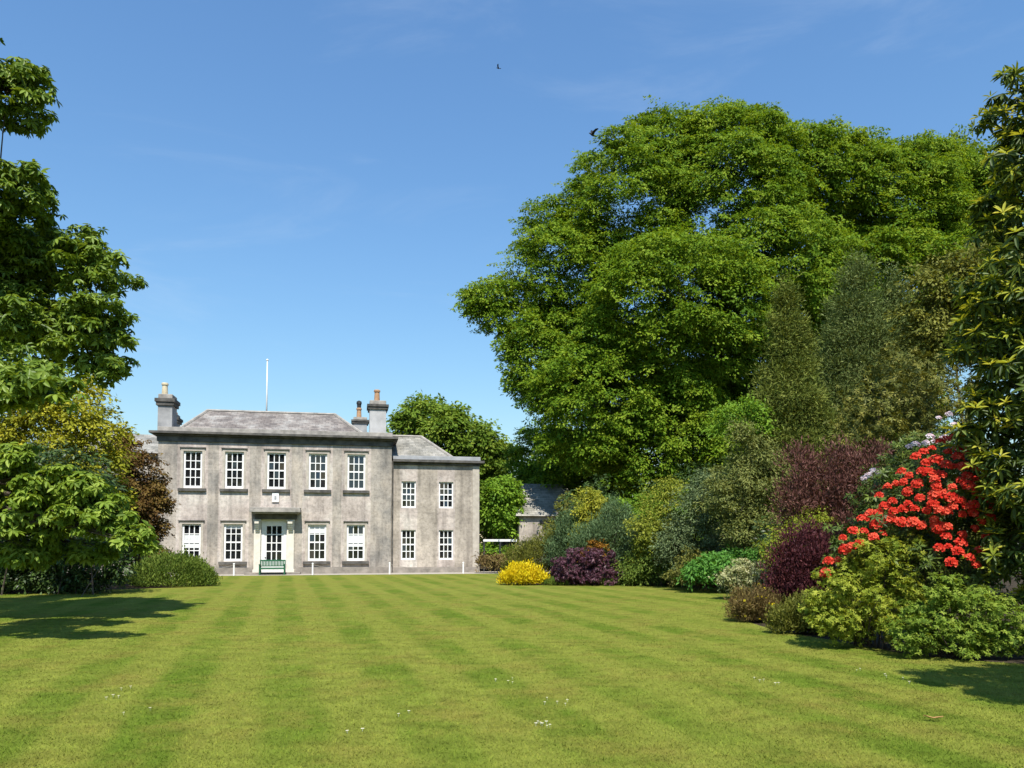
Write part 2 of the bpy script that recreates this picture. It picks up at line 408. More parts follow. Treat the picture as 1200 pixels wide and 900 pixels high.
# blades of the nearer turf
rg = np.random.default_rng(5)
n = 700000
Yg = 4.2 + (30-4.2)*rg.random(n)**1.9
Xg = (rg.random(n)*2-1)*0.72*Yg
ex = np.array([p[0] for p in edge]); ey = np.array([p[1] for p in edge])
ins = np.zeros(n, bool); j = len(ex)-1
for i in range(len(ex)):
    cnd = (ey[i] > Yg) != (ey[j] > Yg)
    ins ^= cnd & (Xg < (ex[j]-ex[i])*(Yg-ey[i])/(ey[j]-ey[i]+1e-12) + ex[i]); j = i
Xg, Yg = Xg[ins], Yg[ins]; n = len(Xg)
an = rg.uniform(0, 6.283, n); fade = np.clip((30-Yg)/22, 0, 1)**1.2; hh = rg.uniform(0.010, 0.028, n)*(.35+.65*fade); ww = rg.uniform(0.0018, 0.0036, n)*(0.6+Yg/10)
ln = rg.normal(size=(n,2))*0.022
v = np.zeros((n,3,3))
v[:,0] = np.stack([Xg-np.cos(an)*ww, Yg-np.sin(an)*ww, np.full(n,-0.001)],1)
v[:,1] = np.stack([Xg+np.cos(an)*ww, Yg+np.sin(an)*ww, np.full(n,-0.001)],1)
v[:,2] = np.stack([Xg+ln[:,0], Yg+ln[:,1], hh],1)
me = bpy.data.meshes.new('grass'); me.vertices.add(3*n); me.vertices.foreach_set('co', v.astype(np.float32).ravel())
me.loops.add(3*n); me.loops.foreach_set('vertex_index', np.arange(3*n, dtype=np.int32)); me.polygons.add(n)
me.polygons.foreach_set('loop_start', np.arange(0,3*n,3,dtype=np.int32)); me.update(calc_edges=True)
at = me.attributes.new('tone', 'FLOAT', 'FACE'); at.data.foreach_set('value', rg.random(n).astype(np.float32))
o = link('grass', me, lawn_mat(True)); o['kind'] = 'stuff'; o['label'] = 'short mown grass blades of the striped lawn'; o['category'] = 'grass'

# ------------------------------------------------------------------ the house
def hx(px, yo=0.0):
    k = (px-600)/FPX
    # HX + x ca - yo sa = k (HY + x sa + yo ca)
    return (k*(HY + yo*ca) - HX + yo*sa) / (ca - k*sa)
def hz(px, py, yo=0.0):
    x = hx(px, yo); Y = HY + x*sa + yo*ca
    return W(px, py, Y)[2]

M_pier = stone('grey_weathered_stone', (0.24,0.222,0.20), (0.37,0.33,0.285), (0.45,0.39,0.325), 0.35)
M_bay = stone('pinkish_weathered_stone', (0.345,0.295,0.26), (0.47,0.405,0.36), (0.57,0.52,0.46), 0.8)
M_wing = stone('brown_weathered_stone', (0.275,0.24,0.20), (0.395,0.345,0.29), (0.49,0.43,0.36), 0.5)
M_trim = simple('lichened_stone_trim', (0.20,0.185,0.165), (0.40,0.37,0.33), 2.5, 0.9, 0.15, 0.4, 7)
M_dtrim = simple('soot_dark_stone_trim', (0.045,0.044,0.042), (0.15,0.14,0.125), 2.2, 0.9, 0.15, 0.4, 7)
M_arch = simple('pale_stone_surround', (0.34,0.30,0.25), (0.50,0.45,0.38), 3, 0.9, 0.15, 0.2, 6)
M_plinth = simple('mossy_plinth_stone', (0.16,0.145,0.125), (0.34,0.30,0.26), 1.8, 0.95, 0.1, 0.5, 7)
M_roof = slate('lichened_slate', (0.15,0.13,0.118), (0.235,0.21,0.19), (0.33,0.315,0.29))
M_roofw = slate('pale_lichened_slate', (0.19,0.182,0.155), (0.27,0.26,0.225), (0.36,0.345,0.31))
M_lead = simple('grey_lead', (0.24,0.245,0.25), (0.36,0.365,0.37), 2, 0.6, 0.4)
M_white = simple('white_paint', (0.72,0.715,0.69), (0.82,0.815,0.79), 4, 0.45, 0.4)
M_cream = simple('cream_paint', (0.58,0.54,0.45), (0.70,0.66,0.57), 3, 0.6, 0.3)
M_chim = simple('grey_chimney_render', (0.20,0.20,0.20), (0.36,0.355,0.35), 1.6, 0.9, 0.1, 0.3, 6)
M_chimw = simple('pale_chimney_render', (0.33,0.325,0.32), (0.46,0.455,0.45), 1.6, 0.9, 0.1, 0.2, 6)
M_pot = simple('orange_clay_pot', (0.30,0.17,0.095), (0.46,0.29,0.17), 4, 0.85, 0.2)
M_pott = simple('buff_clay_pot', (0.40,0.34,0.22), (0.60,0.52,0.36), 4, 0.85, 0.2)
M_blk = simple('black_iron', (0.015,0.015,0.016), (0.04,0.04,0.04), 6, 0.5, 0.4)
M_blind = simple('pale_blind', (0.55,0.56,0.56), (0.66,0.67,0.67), 2, 0.9, 0.1)
mg, n_, l_, p_, o_ = newmat('window_glass')
p_.inputs['Base Color'].default_value = (0.012,0.013,0.015,1); p_.inputs['Roughness'].default_value = 0.04; p_.inputs['Specular IOR Level'].default_value = 0.9
M_glass = mg

Lm = hx(458.5); Lt = hx(561, 0.4)
ZC = hz(320, 520)          # under the frieze
house = thing('manor_house', 'grey pinkish stone Georgian country house with white sash windows beyond the lawn', 'house', (HX, HY, 0), HA)

def wall(name, x0, x1, z0, z1, y, ops, mats, bays=(), depth=0.22, extra=None):
    xs = sorted(set([x0, x1] + [q for o in ops for q in (o[0], o[1])] + [q for bb in bays for q in bb]))
    zs = sorted(set([z0, z1] + [q for o in ops for q in (o[2], o[3])]))
    b = MB()
    for i in range(len(xs)-1):
        for j in range(len(zs)-1):
            xm, zm = (xs[i]+xs[i+1])/2, (zs[j]+zs[j+1])/2
            if any(o[0] < xm < o[1] and o[2] < zm < o[3] for o in ops): continue
            mi = 1 if any(bb[0] < xm < bb[1] for bb in bays) else 0
            b.quad((xs[i],y,zs[j]),(xs[i+1],y,zs[j]),(xs[i+1],y,zs[j+1]),(xs[i],y,zs[j+1]), mi)
    for (a, c, d, e) in ops:
        b.quad((a,y,d),(a,y,e),(a,y+depth,e),(a,y+depth,d)); b.quad((c,y,e),(c,y,d),(c,y+depth,d),(c,y+depth,e))
        b.quad((a,y,e),(c,y,e),(c,y+depth,e),(a,y+depth,e)); b.quad((a,y,d),(a,y+depth,d),(c,y+depth,d),(c,y,d))
    if extra: extra(b)
    return b.build(name, mats, house)

rgp = np.random.default_rng(11)
def window(x0, x1, z0, z1, y, blind=None, sill=True, surround=True, cols=3, rows=4, fw=0.11):
    yr = y + 0.10
    b = MB()
    b.box(x0, x0+fw, yr, yr+.10, z0, z1); b.box(x1-fw, x1, yr, yr+.10, z0, z1)
    b.box(x0+fw, x1-fw, yr, yr+.10, z1-fw*.8, z1); b.box(x0+fw, x1-fw, yr, yr+.10, z0, z0+fw*1.35)
    fr = b.build('window', M_white, house)
    a0, a1, c0, c1 = x0+fw, x1-fw, z0+fw*1.35, z1-fw*.8
    g = MB(); bw = 0.026
    for i in range(1, cols):
        xm = a0 + (a1-a0)*i/cols; g.box(xm-bw, xm+bw, yr+.02, yr+.06, c0, c1)
    for j in range(1, rows):
        zm = c0 + (c1-c0)*j/rows; w = 0.045 if j*2 == rows else bw
        for i in range(cols):
            xa = a0 + (a1-a0)*i/cols + (bw if i else 0); xb = a0 + (a1-a0)*(i+1)/cols - (bw if i < cols-1 else 0)
            g.box(xa, xb, yr+.022, yr+.058, zm-w, zm+w)
    g.build('glazing_bars', M_white, fr)
    g = MB()
    for i in range(cols):
        for j in range(rows):
            xa, xb = a0+(a1-a0)*i/cols, a0+(a1-a0)*(i+1)/cols; za, zb = c0+(c1-c0)*j/rows, c0+(c1-c0)*(j+1)/rows
            t, s = rgp.normal(0, .016, 2)
            s *= .5; g.quad((xa,yr+.09+t*.5,za),(xb,yr+.09+t*.5+s,za),(xb,yr+.09-t*.5+s,zb),(xa,yr+.09-t*.5,zb))
    g.build('pane', M_glass, fr)
    if blind:
        for (f0, f1) in blind:
            q = MB(); q.box(a0, a1, yr+.0605, yr+.0635, c0+(c1-c0)*f0, c0+(c1-c0)*f1); q.build('blind', M_blind, fr)
    if sill:
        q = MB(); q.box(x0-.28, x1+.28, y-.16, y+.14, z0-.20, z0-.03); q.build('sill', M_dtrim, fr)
    if surround:
        q = MB(); s = .15
        q.box(x0-s, x0-.004, y-.03, y+.05, z0-.03, z1+.004); q.box(x1+.004, x1+s, y-.03, y+.05, z0-.03, z1+.004)
        q.box(x0-s, x1+s, y-.034, y+.05, z1+.004, z1+.17); q.build('architrave', M_arch, fr)
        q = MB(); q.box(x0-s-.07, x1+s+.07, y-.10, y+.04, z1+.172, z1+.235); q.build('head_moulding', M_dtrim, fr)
    return fr

colpx = [(213.5,235.5),(262.5,284.5),(312,334),(361,382.5),(406.5,427.5)]
zu0, zu1 = hz(320,573), hz(320,530.5); zl0, zl1 = hz(320,657.5), hz(320,614.5)
ops = []; bays = []
for i, (a, c) in enumerate(colpx):
    x0, x1 = hx(a), hx(c); bays.append((x0-.36, x1+.36))
    ops.append((x0, x1, zu0, zu1))
    if i != 2: ops.append((x0, x1, zl0, zl1))
dx0, dx1, dz1 = hx(306.5), hx(336), hz(320,607)
ops.append((dx0, dx1, 0.0, dz1))
def shell(b):
    D = 12.5
    b.quad((0,D,0),(0,0,0),(0,0,ZC),(0,D,ZC)); b.quad((Lm,0,0),(Lm,D,0),(Lm,D,ZC),(Lm,0,ZC)); b.quad((Lm,D,0),(0,D,0),(0,D,ZC),(Lm,D,ZC))
wall('wall', 0, Lm, 0, ZC, 0, ops, [M_pier, M_bay], bays, extra=shell)
for i, (a, c) in enumerate(colpx):
    window(hx(a), hx(c), zu0, zu1, 0)
    if i != 2: window(hx(a), hx(c), zl0, zl1, 0, blind={0: [(0.33,0.46),(0.5,0.74)], 4: [(0.36,0.46),(0.5,0.74)], 3: [(0.78,1.0)], 1: [(0.90,1.0)]}.get(i))  # the thin top blind is added to stand in for pane reflections
# plinth
b = MB(); b.box(-.05, hx(297)-.02, -.07, .2, 0, .42); b.box(hx(347)+.02, Lm+.05, -.07, .2, 0, .42); b.build('plinth', M_plinth, house)
# frieze, cornice, blocking course
z1, z2, z3 = hz(320,513.5), hz(320,509.5), hz(320,503.5)
D = 12.5
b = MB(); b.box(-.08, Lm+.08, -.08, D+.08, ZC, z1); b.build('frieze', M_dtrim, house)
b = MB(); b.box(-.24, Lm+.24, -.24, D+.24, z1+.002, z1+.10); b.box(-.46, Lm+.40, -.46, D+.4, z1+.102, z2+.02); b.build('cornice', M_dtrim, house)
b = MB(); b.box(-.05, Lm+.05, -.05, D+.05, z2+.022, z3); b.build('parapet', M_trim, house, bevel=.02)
# hipped roof
def hip(name, x0, x1, y0, y1, z0, zr, rx0, rx1, ry, mat):
    b = MB(); A=(x0,y0,z0); B=(x1,y0,z0); C=(x1,y1,z0); E=(x0,y1,z0); P=(rx0,ry,zr); Q=(rx1,ry,zr)
    b.quad(A,B,Q,P); b.quad(C,E,P,Q); b.poly([E,A,P]); b.poly([B,C,Q])
    r = b.build(name, mat, house)
    t = MB()
    for p, q in ((A,P),(B,Q),(C,Q),(E,P),(P,Q)):
        t.tube([np.array(p)+np.array([0,0,.03]), np.array(q)+np.array([0,0,.03])], .10, 6)
    t.build('ridge_tiles', M_trim, r)
    return r
yR = 4.6
zr = hz(320, 484.0, yR)
hip('roof', hx(200,.6), hx(432,.6), .6, 8.6, z3-.35, zr, hx(241,yR), hx(391,yR), yR, M_roof)
b = MB(); b.box(.3, Lm-.3, .3, D-.3, z2+.05, z3-.36); b.build('roof_gutter', M_lead, house)
# chimneys
def chimney(pxa, pxb, yo, depth, pyb, pycap0, pycap1, pytop, potpx, pypot, mat, potmat, hood=False):
    xa, xb = hx(pxa, yo), hx(pxb, yo); pm = (pxa+pxb)/2
    zb = z3-.4; zc0, zc1, zt, zp = hz(pm,pycap0,yo), hz(pm,pycap1,yo), hz(pm,pytop,yo), hz(pm,pypot,yo)
    b = MB(); b.box(xa, xb, yo, yo+depth, zb, zc0); ch = b.build('chimney', mat, house)
    b = MB(); h = zc1-zc0
    b.box(xa-.10, xb+.10, yo-.10, yo+depth+.10, zc0+.002, zc0+h*.5); b.box(xa-.17, xb+.17, yo-.17, yo+depth+.17, zc0+h*.5+.002, zc1); b.build('cap', M_dtrim, ch)
    b = MB(); b.box(xa+.0, xb-.0, yo, yo+depth, zc1+.002, zt); b.build('top_course', M_trim, ch, bevel=.04)
    b = MB(); px_ = hx(potpx, yo+depth/2); r = .19
    b.lathe(px_, yo+depth*.4, [(r*1.05,zt+.001),(r,zt+.1),(r*.86,zp-.16),(r*1.12,zp-.14),(r*1.12,zp-.05),(r*.95,zp),(r*.6,zp),(r*.6,zp-.1)]); b.build('chimney_pot', potmat, ch)
    if hood:
        b = MB(); b.lathe(px_, yo+depth*.4, [(r*.8,zp),(r*.9,zp+.3),(r*1.1,zp+.32),(r*1.0,zp+.5),(r*.3,zp+.58)]); b.build('cowl', M_blk, ch)
    return ch
chimney(182.0, 199.0, 1.0, 1.3, 504, 475, 467, 461.5, 190.5, 447, M_chim, M_pott)
chimney(432.0, 451.5, 1.0, 1.5, 504, 479.5, 474, 469, 440.5, 455, M_chimw, M_pot)
chimney(199.5, 204.5, 9.6, 1.2, 504, 495, 489, 484.5, 202.5, 482, M_chim, M_pot)
chimney(413.0, 429.0, 9.6, 1.2, 504, 496, 492, 488.5, 419.5, 477, M_chim, M_pot, True)
# flagpole on the roof ridge
b = MB(); fx = hx(311, yR+.6); zf = hz(311, 424.5, yR+.6)
b.tube([(fx,yR+.3,zr-.6),(fx,yR+.3,(zr+zf)/2),(fx,yR+.3,zf)], [.055,.048,.035], 10); b.lathe(fx, yR+.3, [(.02,zf),(.08,zf+.05),(.08,zf+.12),(.01,zf+.17)], 10)
b.build('flagpole', M_white, house, smooth=True)
# doorway
b = MB(); b.box(dx0, dx0+.18, .06, .2, 0, dz1); b.box(dx1-.18, dx1, .06, .2, 0, dz1); b.box(dx0+.18, dx1-.18, .06, .2, hz(320,614), dz1)
b.box(dx0+.18, dx1-.18, .06, .2, 0, .16)
df = b.build('door_frame', M_white, house)
da0, da1, dc0, dc1 = dx0+.18, dx1-.18, .162, hz(320,614)-.002
b = MB(); st = .13
b.box(da0, da0+st, .10, .16, dc0, dc1); b.box(da1-st, da1, .10, .16, dc0, dc1); b.box(da0+st, da1-st, .10, .16, dc1-st, dc1); b.box(da0+st, da1-st, .10, .16, dc0, hz(320,656))
dr = b.build('door', M_white, house)
b = MB(); g0, g1, h0, h1 = da0+st, da1-st, hz(320,656), dc1-st
for i in (1,2): xm = g0+(g1-g0)*i/3; b.box(xm-.03, xm+.03, .115, .15, h0, h1)
for j in (1,2,3):
    zm = h0+(h1-h0)*j/4
    for i in range(3):
        b.box(g0+(g1-g0)*i/3+(.03 if i else 0), g0+(g1-g0)*(i+1)/3-(.03 if i<2 else 0), .117, .148, zm-.03, zm+.03)
b.build('glazing_bars', M_white, dr)
b = MB(); b.quad((g0,.155,h0),(g1,.155,h0),(g1,.155,h1),(g0,.155,h1)); b.build('pane', M_glass, dr)
b = MB(); b.tube([(da0+.07,.10,1.05),(da0+.07,.04,1.05)], .035, 8); b.build('handle', M_blk, dr)
# pilasters, consoles and hood
for a, c in ((298,306),(336.5,345)):
    xa, xc = hx(a), hx(c); zt = hz(320,611)
    b = MB(); b.box(xa, xc, -.16, .02, .30, zt); b.box(xa-.05, xc+.05, -.21, .02, 0, .298); b.build('pilaster', M_cream, house, bevel=.015)
    b = MB(); xm0, xm1 = xa+.08, xc-.08
    for k in range(5):
        b.box(xm0+.004*k, xm1-.004*k, -.60+.09*k, -.165, zt-.02-.13*(k+1)+.002, zt-.02-.13*k)
    b.build('console', M_cream, house)
    b = MB(); b.box(xa-.03, xc+.03, -.24, .02, zt+.002, zt+.12); b.build('capital', M_cream, house)
xa, xc = hx(294.5), hx(353); zt = hz(320,611)+.13
b = MB(); b.box(xa+.25, xc-.25, -.32, .02, zt, zt+.42); b.build('entablature', M_dtrim, house)
b = MB(); b.box(xa, xc, -.95, .02, zt+.422, zt+.60); b.box(xa+.12, xc-.12, -.82, .02, zt+.34, zt+.4215) ; b.box(xa+.03, xc-.03, -.90, .02, zt+.602, zt+.72); b.build('door_hood', M_trim, house, bevel=.015)
b = MB(); b.box(hx(318.5), hx(326.5), -.10, .02, hz(322,588.5), hz(322,577.5)); pl = b.build('wall_box', M_white, house, bevel=.02)
b = MB(); b.box(hx(321.2), hx(323.8), -.112, -.098, hz(322,585.5), hz(322,581)); b.build('grille', M_lead, pl)
b = MB(); b.tube([(Lm+.09,.30,.1),(Lm+.09,.30,hz(458,540,.4))], .05, 8); b.build('corner_shade_strip', M_dtrim, house)  # dark tube stands for the shade line where wing meets main block
# plain bands marking the ground around the main door
b = MB(); b.box(dx0-.9, dx1+.9, -.75, -.0, 0.006, .12); b.build('door_step', M_plinth, house, bevel=.02)

# east wing
WY = 0.4
ZW = hz(510, 545.5, WY)
wops = []
for a, c in ((470.2,487.2),(514.2,531.2)):
    for t, bt in ((564.5,595.5),(621,656)):
        wops.append((hx(a,WY), hx(c,WY), hz(510,bt,WY), hz(510,t,WY)))
def wshell(b):
    b.quad((Lt,WY,0),(Lt,WY+9,0),(Lt,WY+9,ZW),(Lt,WY,ZW)); b.quad((Lt,WY+9,0),(Lm,WY+9,0),(Lm,WY+9,ZW),(Lt,WY+9,ZW))
wall('wing_wall', Lm+.002, Lt, 0, ZW, WY, wops, [M_wing, M_bay], [(o[0]-.1, o[1]+.1) for o in wops[::2]], extra=wshell)
for o in wops: window(*o, WY, sill=False, surround=False, fw=.085)
b = MB(); b.box(Lm+.06, Lt+.05, WY-.08, WY+.2, 0, .36); b.build('wing_plinth', M_plinth, house)
b = MB(); b.box(Lt-.42, Lt+.03, WY-.05, WY+.5, .362, ZW-.002); b.build('corner_pilaster', M_arch, house)
zw2, zw3 = hz(510,540.5,WY), hz(510,536.5,WY)
b = MB(); b.box(Lm+.1, Lt+.07, WY-.10, WY+9.1, ZW, zw2-.1); b.box(Lm+.1, Lt+.34, WY-.34, WY+9.3, zw2-.098, zw2+.06); b.build('wing_cornice', M_dtrim, house)
b = MB(); b.box(Lm+.1, Lt+.10, WY-.12, WY+9.1, zw2+.062, zw3+.1); b.build('wing_parapet', M_lead, house, bevel=.02)
yw = 3.6
zrw = hz(480, 512, yw)
hip('wing_roof', Lm-2.0, hx(534,.7), .7, 7.0, zw3-.1, zrw, Lm-1.0, hx(493,yw), yw, M_roofw)
# low service range behind on the left
zs0 = hz(170, 531, 4.0); zs1 = hz(170, 509, 8.5)
b = MB(); b.box(-9, -.05, 4.2, 13, 0, zs0); b.build('service_range_wall', M_pier, house)
b = MB(); b.quad((-9.3,3.9,zs0),(-.06,3.9,zs0),(-.06,8.6,zs1),(-9.3,8.6,zs1)); b.quad((-.06,13.3,zs0),(-9.3,13.3,zs0),(-9.3,8.6,zs1),(-.06,8.6,zs1)); b.poly([(-9.3,13.3,zs0),(-9.3,3.9,zs0),(-9.3,8.6,zs1)])
b.build('service_range_roof', M_roofw, house)

# ------------------------------------------------------------------ bench, posts, ropes
M_green = simple('green_paint', (0.014,0.085,0.038), (0.024,0.125,0.06), 5, 0.5, 0.4)
bx0, bx1 = hx(305,-1.1), hx(335,-1.1); bw = bx1-bx0
p = HW((bx0+bx1)/2, -1.15)
bench = thing('garden_bench', 'green painted slatted wooden garden bench in front of the glazed door', 'bench', p, HA)
h = bw/2
b = MB()
for k in range(5): b.box(-h+.05, h-.05, -.27+.10*k, -.19+.10*k, .415, .445)
b.box(-h+.04, h-.04, -.30, -.26, .34, .412); b.build('seat', M_green, bench)
b = MB(); b.box(-h+.05, h-.05, .235, .275, .83, .92); b.box(-h+.05, h-.05, .235, .275, .50, .56)
for k in range(15):
    xm = -h+.13+(2*h-.26)*k/14; b.box(xm-.032, xm+.032, .243, .267, .561, .829)
b.build('backrest', M_green, bench)
for s in (-1, 1):
    x = s*(h-.03)
    for y, zt in ((-.28,.62),(.25,.92)):
        b = MB(); b.box(x-.035, x+.035, y-.035, y+.035, 0.004, zt); b.build('leg', M_green, bench)
    b = MB(); b.box(x-.045, x+.045, -.34, .213, .622, .66); b.build('armrest', M_green, bench)
M_rope = simple('grey_rope', (0.20,0.18,0.15), (0.34,0.31,0.27), 20, 0.9, 0.1)
ppx = [(185,-1.7),(275,-1.7),(367,-1.7),(457,-1.55),(543,-1.4)]
ps = [(hx(a, y), y) for a, y in ppx]
plabels = [None, 'white post on the path left of the green bench', 'white post on the path right of the green bench', 'white post below the join of house and wing', 'white post near the right corner of the wing']
for (x, y), lab in list(zip(ps, plabels))[1:]:
    t = thing('barrier_post', lab, 'post', HW(x, y, .004), HA, 'white rope barrier posts on the path')
    b = MB(); b.tube([(0,0,0),(0,0,.66)], .05, 8); b.build('shaft', M_white, t)
    b = MB(); b.lathe(0, 0, [(.06,.661),(.065,.69),(.05,.72),(.01,.735)], 8); b.build('cap', M_white, t)
for k in range(len(ps)-1):
    if k == 1: continue
    (xa, ya), (xc, yc) = ps[k], ps[k+1]
    b = MB(); pts = []
    for q in np.linspace(0,1,13):
        pts.append(HW(xa+(xc-xa)*q, ya+(yc-ya)*q, .62-.30*4*q*(1-q)))
    off = pts[6]; b.tube(pts, .014, 5)
    o = b.build('barrier_rope', M_rope, None, off=off); o.location = off
    o['label'] = ['thin grey rope sagging in front of the house behind the clipped dome bush', '', 'thin grey rope sagging between the posts right of the bench', 'thin grey rope sagging in front of the wing'][k]
    o['category'] = 'rope'; o['group'] = 'ropes sagging between the white posts'

# ------------------------------------------------------------------ stone outbuilding and white rail beyond
oc = W(634, 668, 53)
ob = thing('outbuilding', 'low stone outbuilding with grey slate roof half hidden by the big beech', 'outbuilding', (oc[0], 53, 0), R(14))
ze = W(634, 604, 53)[2]; zt = W(634, 567, 56)[2]
b = MB(); b.box(-1.55, 3.6, 0, 6, 0, ze); b.build('wall', M_wing, ob)
b = MB(); A=(-1.85,-.3,ze-.05); B=(3.9,-.3,ze-.05); C=(3.9,6.3,ze-.05); E=(-1.85,6.3,ze-.05); P=(-.5,3.0,zt); Q=(2.6,3.0,zt)
b.quad(A,B,Q,P); b.quad(C,E,P,Q); b.poly([E,A,P]); b.poly([B,C,Q]); b.build('roof', M_roofw, ob)
b = MB(); b.box(-.1,.9,-.03,.05,ze-.62,ze-.36); b.build('vent_opening', M_blk, ob)
b = MB(); b.box(-1.4,-.6,-.04,.05,0,2.1); b.build('door', M_blk, ob)
g = thing('white_gate', 'white painted rail gate between the shrubs right of the wing', 'gate', W(586, 664, 52.5)*np.array([1,1,0]), R(5))
b = MB(); b.box(-1.15,1.15,-.04,.04,2.05,2.20); b.build('top_rail', M_white, g)
for x in (-1.1, 0.0, 1.1):
    b = MB(); b.box(x-.06,x+.06,-.05,.05,0,2.048); b.build('post', M_blk, g)
b = MB()
for k in range(3): b.box(-1.04,1.04,-.02,.02,.4+.5*k,.47+.5*k)
b.build('lower_rails', M_blk, g)

# ------------------------------------------------------------------ trees and shrubs
def grow(name, label, cat, base, lobes, mats, seed, kind='spray', n=600, k=30, rad=(.3,.6), L=.15, Wd=.08, shell=.55, bump=.22,
         flat=.12, trunk=None, stems=0, group=None, front=.35, fine=False, up=.45, lift=(-.5,.2), crown='crown', wood='trunk', bk=None,
         twigs=0, zmin=.06, droop=.25, upw=1.0, outw=.7, jit=.45, sub=13, sr=.31, sflat=.8, core=.76, spread=.18):
    rg = np.random.default_rng(seed)
    base = np.array([base[0], base[1], 0.0])
    t = thing(name, label, cat, base, 0, group)
    C, O, pick = clumps(billow(lobes, rg, sub, sr, sflat, core) if sub else lobes, n, rg, shell, bump, zmin, front)
    if kind == 'spray': s = spray_leaves(C, O, rg, k, rad, flat, L, Wd, droop, jit, upw)
    elif kind == 'whorl': s = whorl_leaves(C, O, rg, k, lift, L, Wd, up, jit)
    else: s = tuft_leaves(C, O, rg, k, rad[1], L, Wd, upw, outw, jit)
    ok = s[0][:,2] > 0.02
    s = tuple(a[ok] for a in s)
    leaf_mesh(crown, [s], mats, t, base, fine)
    w = MB(); lb = np.array(lobes)
    if trunk:
        r0, hgt, lean = trunk
        tp = base + np.array([lean[0], lean[1], hgt])
        fl = curve_pts(base + np.array([0,0,-.1]), tp, rg, 0, 6)
        w.tube(fl, np.array([1.45,1.1,.95,.85,.75,.65])*r0, 10)
        nodes = [(p_, r0*.5) for p_ in fl[3:]]
        for q in lb[np.argsort(np.linalg.norm(lb[:,:3]-tp, axis=1))]:
            c = q[:3]
            j = min(range(len(nodes)), key=lambda e: np.linalg.norm(nodes[e][0]-c) + (2.0 if nodes[e][0][2] > c[2]+.5 else 0))
            st, rs_ = nodes[j]; r1 = max(rs_*.72, r0*.08); pts = curve_pts(st, c, rg, .06, 7)
            rad_ = np.linspace(r1, r1*.4, 7); w.tube(pts, rad_, 7)
            nodes += [(pts[e], rad_[e]) for e in (2,3,4,5,6)]
            near = np.where(np.linalg.norm((C-c)/q[3:], axis=1) < 1.05)[0]
            if twigs and len(near):
                for e in rg.choice(near, min(twigs, len(near)), False):
                    j = min(range(len(nodes)), key=lambda f_: np.linalg.norm(nodes[f_][0]-C[e]))
                    p2 = curve_pts(nodes[j][0], C[e], rg, .10, 6); r2 = min(nodes[j][1]*.45, r0*.07)
                    w.tube(p2, np.linspace(r2, r2*.25, 6), 5)
    if stems:
        ids = rg.choice(len(C), min(stems, len(C)), False)
        for e in ids:
            s0 = base + np.array([rg.normal()*spread, rg.normal()*spread*.6, -.05]) if spread < 1 else np.array([C[e,0]+rg.normal()*.7, C[e,1]+rg.normal()*.5, -.05]); L_ = np.linalg.norm(C[e]-s0); r1 = .008+.006*L_
            w.tube(curve_pts(s0, C[e], rg, .08, 6), np.linspace(r1, r1*.3, 6), 5)
    if w.v: w.build(wood, bk or bark, t, off=base)
    return t, C, O

def G(px, Y): return ((px-600)/FPX*Y, Y)
lm = leafmat
beech_m = lm('beech_leaf', (0.058,0.122,0.008), (0.120,0.200,0.013), (0.200,0.262,0.024), .40, .18)
beech2_m = lm('second_beech_leaf', (0.060,0.126,0.008), (0.124,0.204,0.013), (0.205,0.262,0.024), .40, .18)
chest_m = lm('large_tree_leaf', (0.06,0.105,0.010), (0.105,0.165,0.018), (0.17,0.23,0.032), .30, .45, .35)
oak_m = lm('far_tree_leaf', (0.060,0.112,0.012), (0.112,0.178,0.020), (0.175,0.225,0.03), .36, .15)
lime_m = lm('bright_green_leaf', (0.07,0.15,0.012), (0.125,0.225,0.018), (0.19,0.29,0.03), .38, .3)
gold_m = lm('golden_leaf', (0.12,0.14,0.012), (0.22,0.225,0.018), (0.33,0.31,0.03), .35, .2)
copper_m = lm('copper_leaf', (0.055,0.027,0.010), (0.105,0.062,0.018), (0.145,0.105,0.026), .25, .25)
dome_m = lm('box_green_leaf', (0.050,0.090,0.013), (0.100,0.150,0.024), (0.155,0.200,0.036), .28, .2)
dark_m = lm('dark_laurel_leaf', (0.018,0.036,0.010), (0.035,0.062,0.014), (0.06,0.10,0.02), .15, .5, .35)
conif_m = lm('conifer_leaf', (0.050,0.074,0.014), (0.105,0.132,0.024), (0.18,0.198,0.044), .2, .12)
conif2_m = lm('grey_conifer_leaf', (0.045,0.074,0.020), (0.098,0.132,0.038), (0.165,0.195,0.065), .2, .12)
olive_m = lm('olive_rhododendron_leaf', (0.050,0.062,0.011), (0.105,0.112,0.020), (0.18,0.165,0.034), .2, .3, .45)
bronze_m = lm('bronze_green_leaf', (0.065,0.078,0.013), (0.120,0.130,0.022), (0.18,0.18,0.036), .3, .25)
silver_m = lm('silvery_olive_leaf', (0.070,0.090,0.022), (0.130,0.150,0.038), (0.195,0.205,0.062), .28, .2)
blue_m = lm('blue_green_leaf', (0.042,0.076,0.030), (0.076,0.124,0.050), (0.12,0.172,0.078), .18, .15)
purple_m = lm('purple_berberis_leaf', (0.030,0.008,0.012), (0.065,0.017,0.022), (0.11,0.035,0.035), .2, .35)
plum_m = lm('plum_maple_leaf', (0.028,0.010,0.016), (0.060,0.022,0.034), (0.11,0.05,0.065), .2, .45, .35)
russet_m = lm('russet_leaf', (0.055,0.022,0.018), (0.10,0.042,0.034), (0.16,0.08,0.06), .2, .3)
azalea_m = lm('yellow_green_azalea_leaf', (0.10,0.155,0.014), (0.20,0.245,0.024), (0.31,0.33,0.045), .38, .3)
fresh_m = lm('fresh_green_leaf', (0.065,0.120,0.014), (0.125,0.190,0.022), (0.21,0.265,0.040), .32, .2)
rhodo_m = lm('rhododendron_leaf', (0.028,0.050,0.009), (0.055,0.086,0.013), (0.105,0.140,0.020), .18, .5, .4)
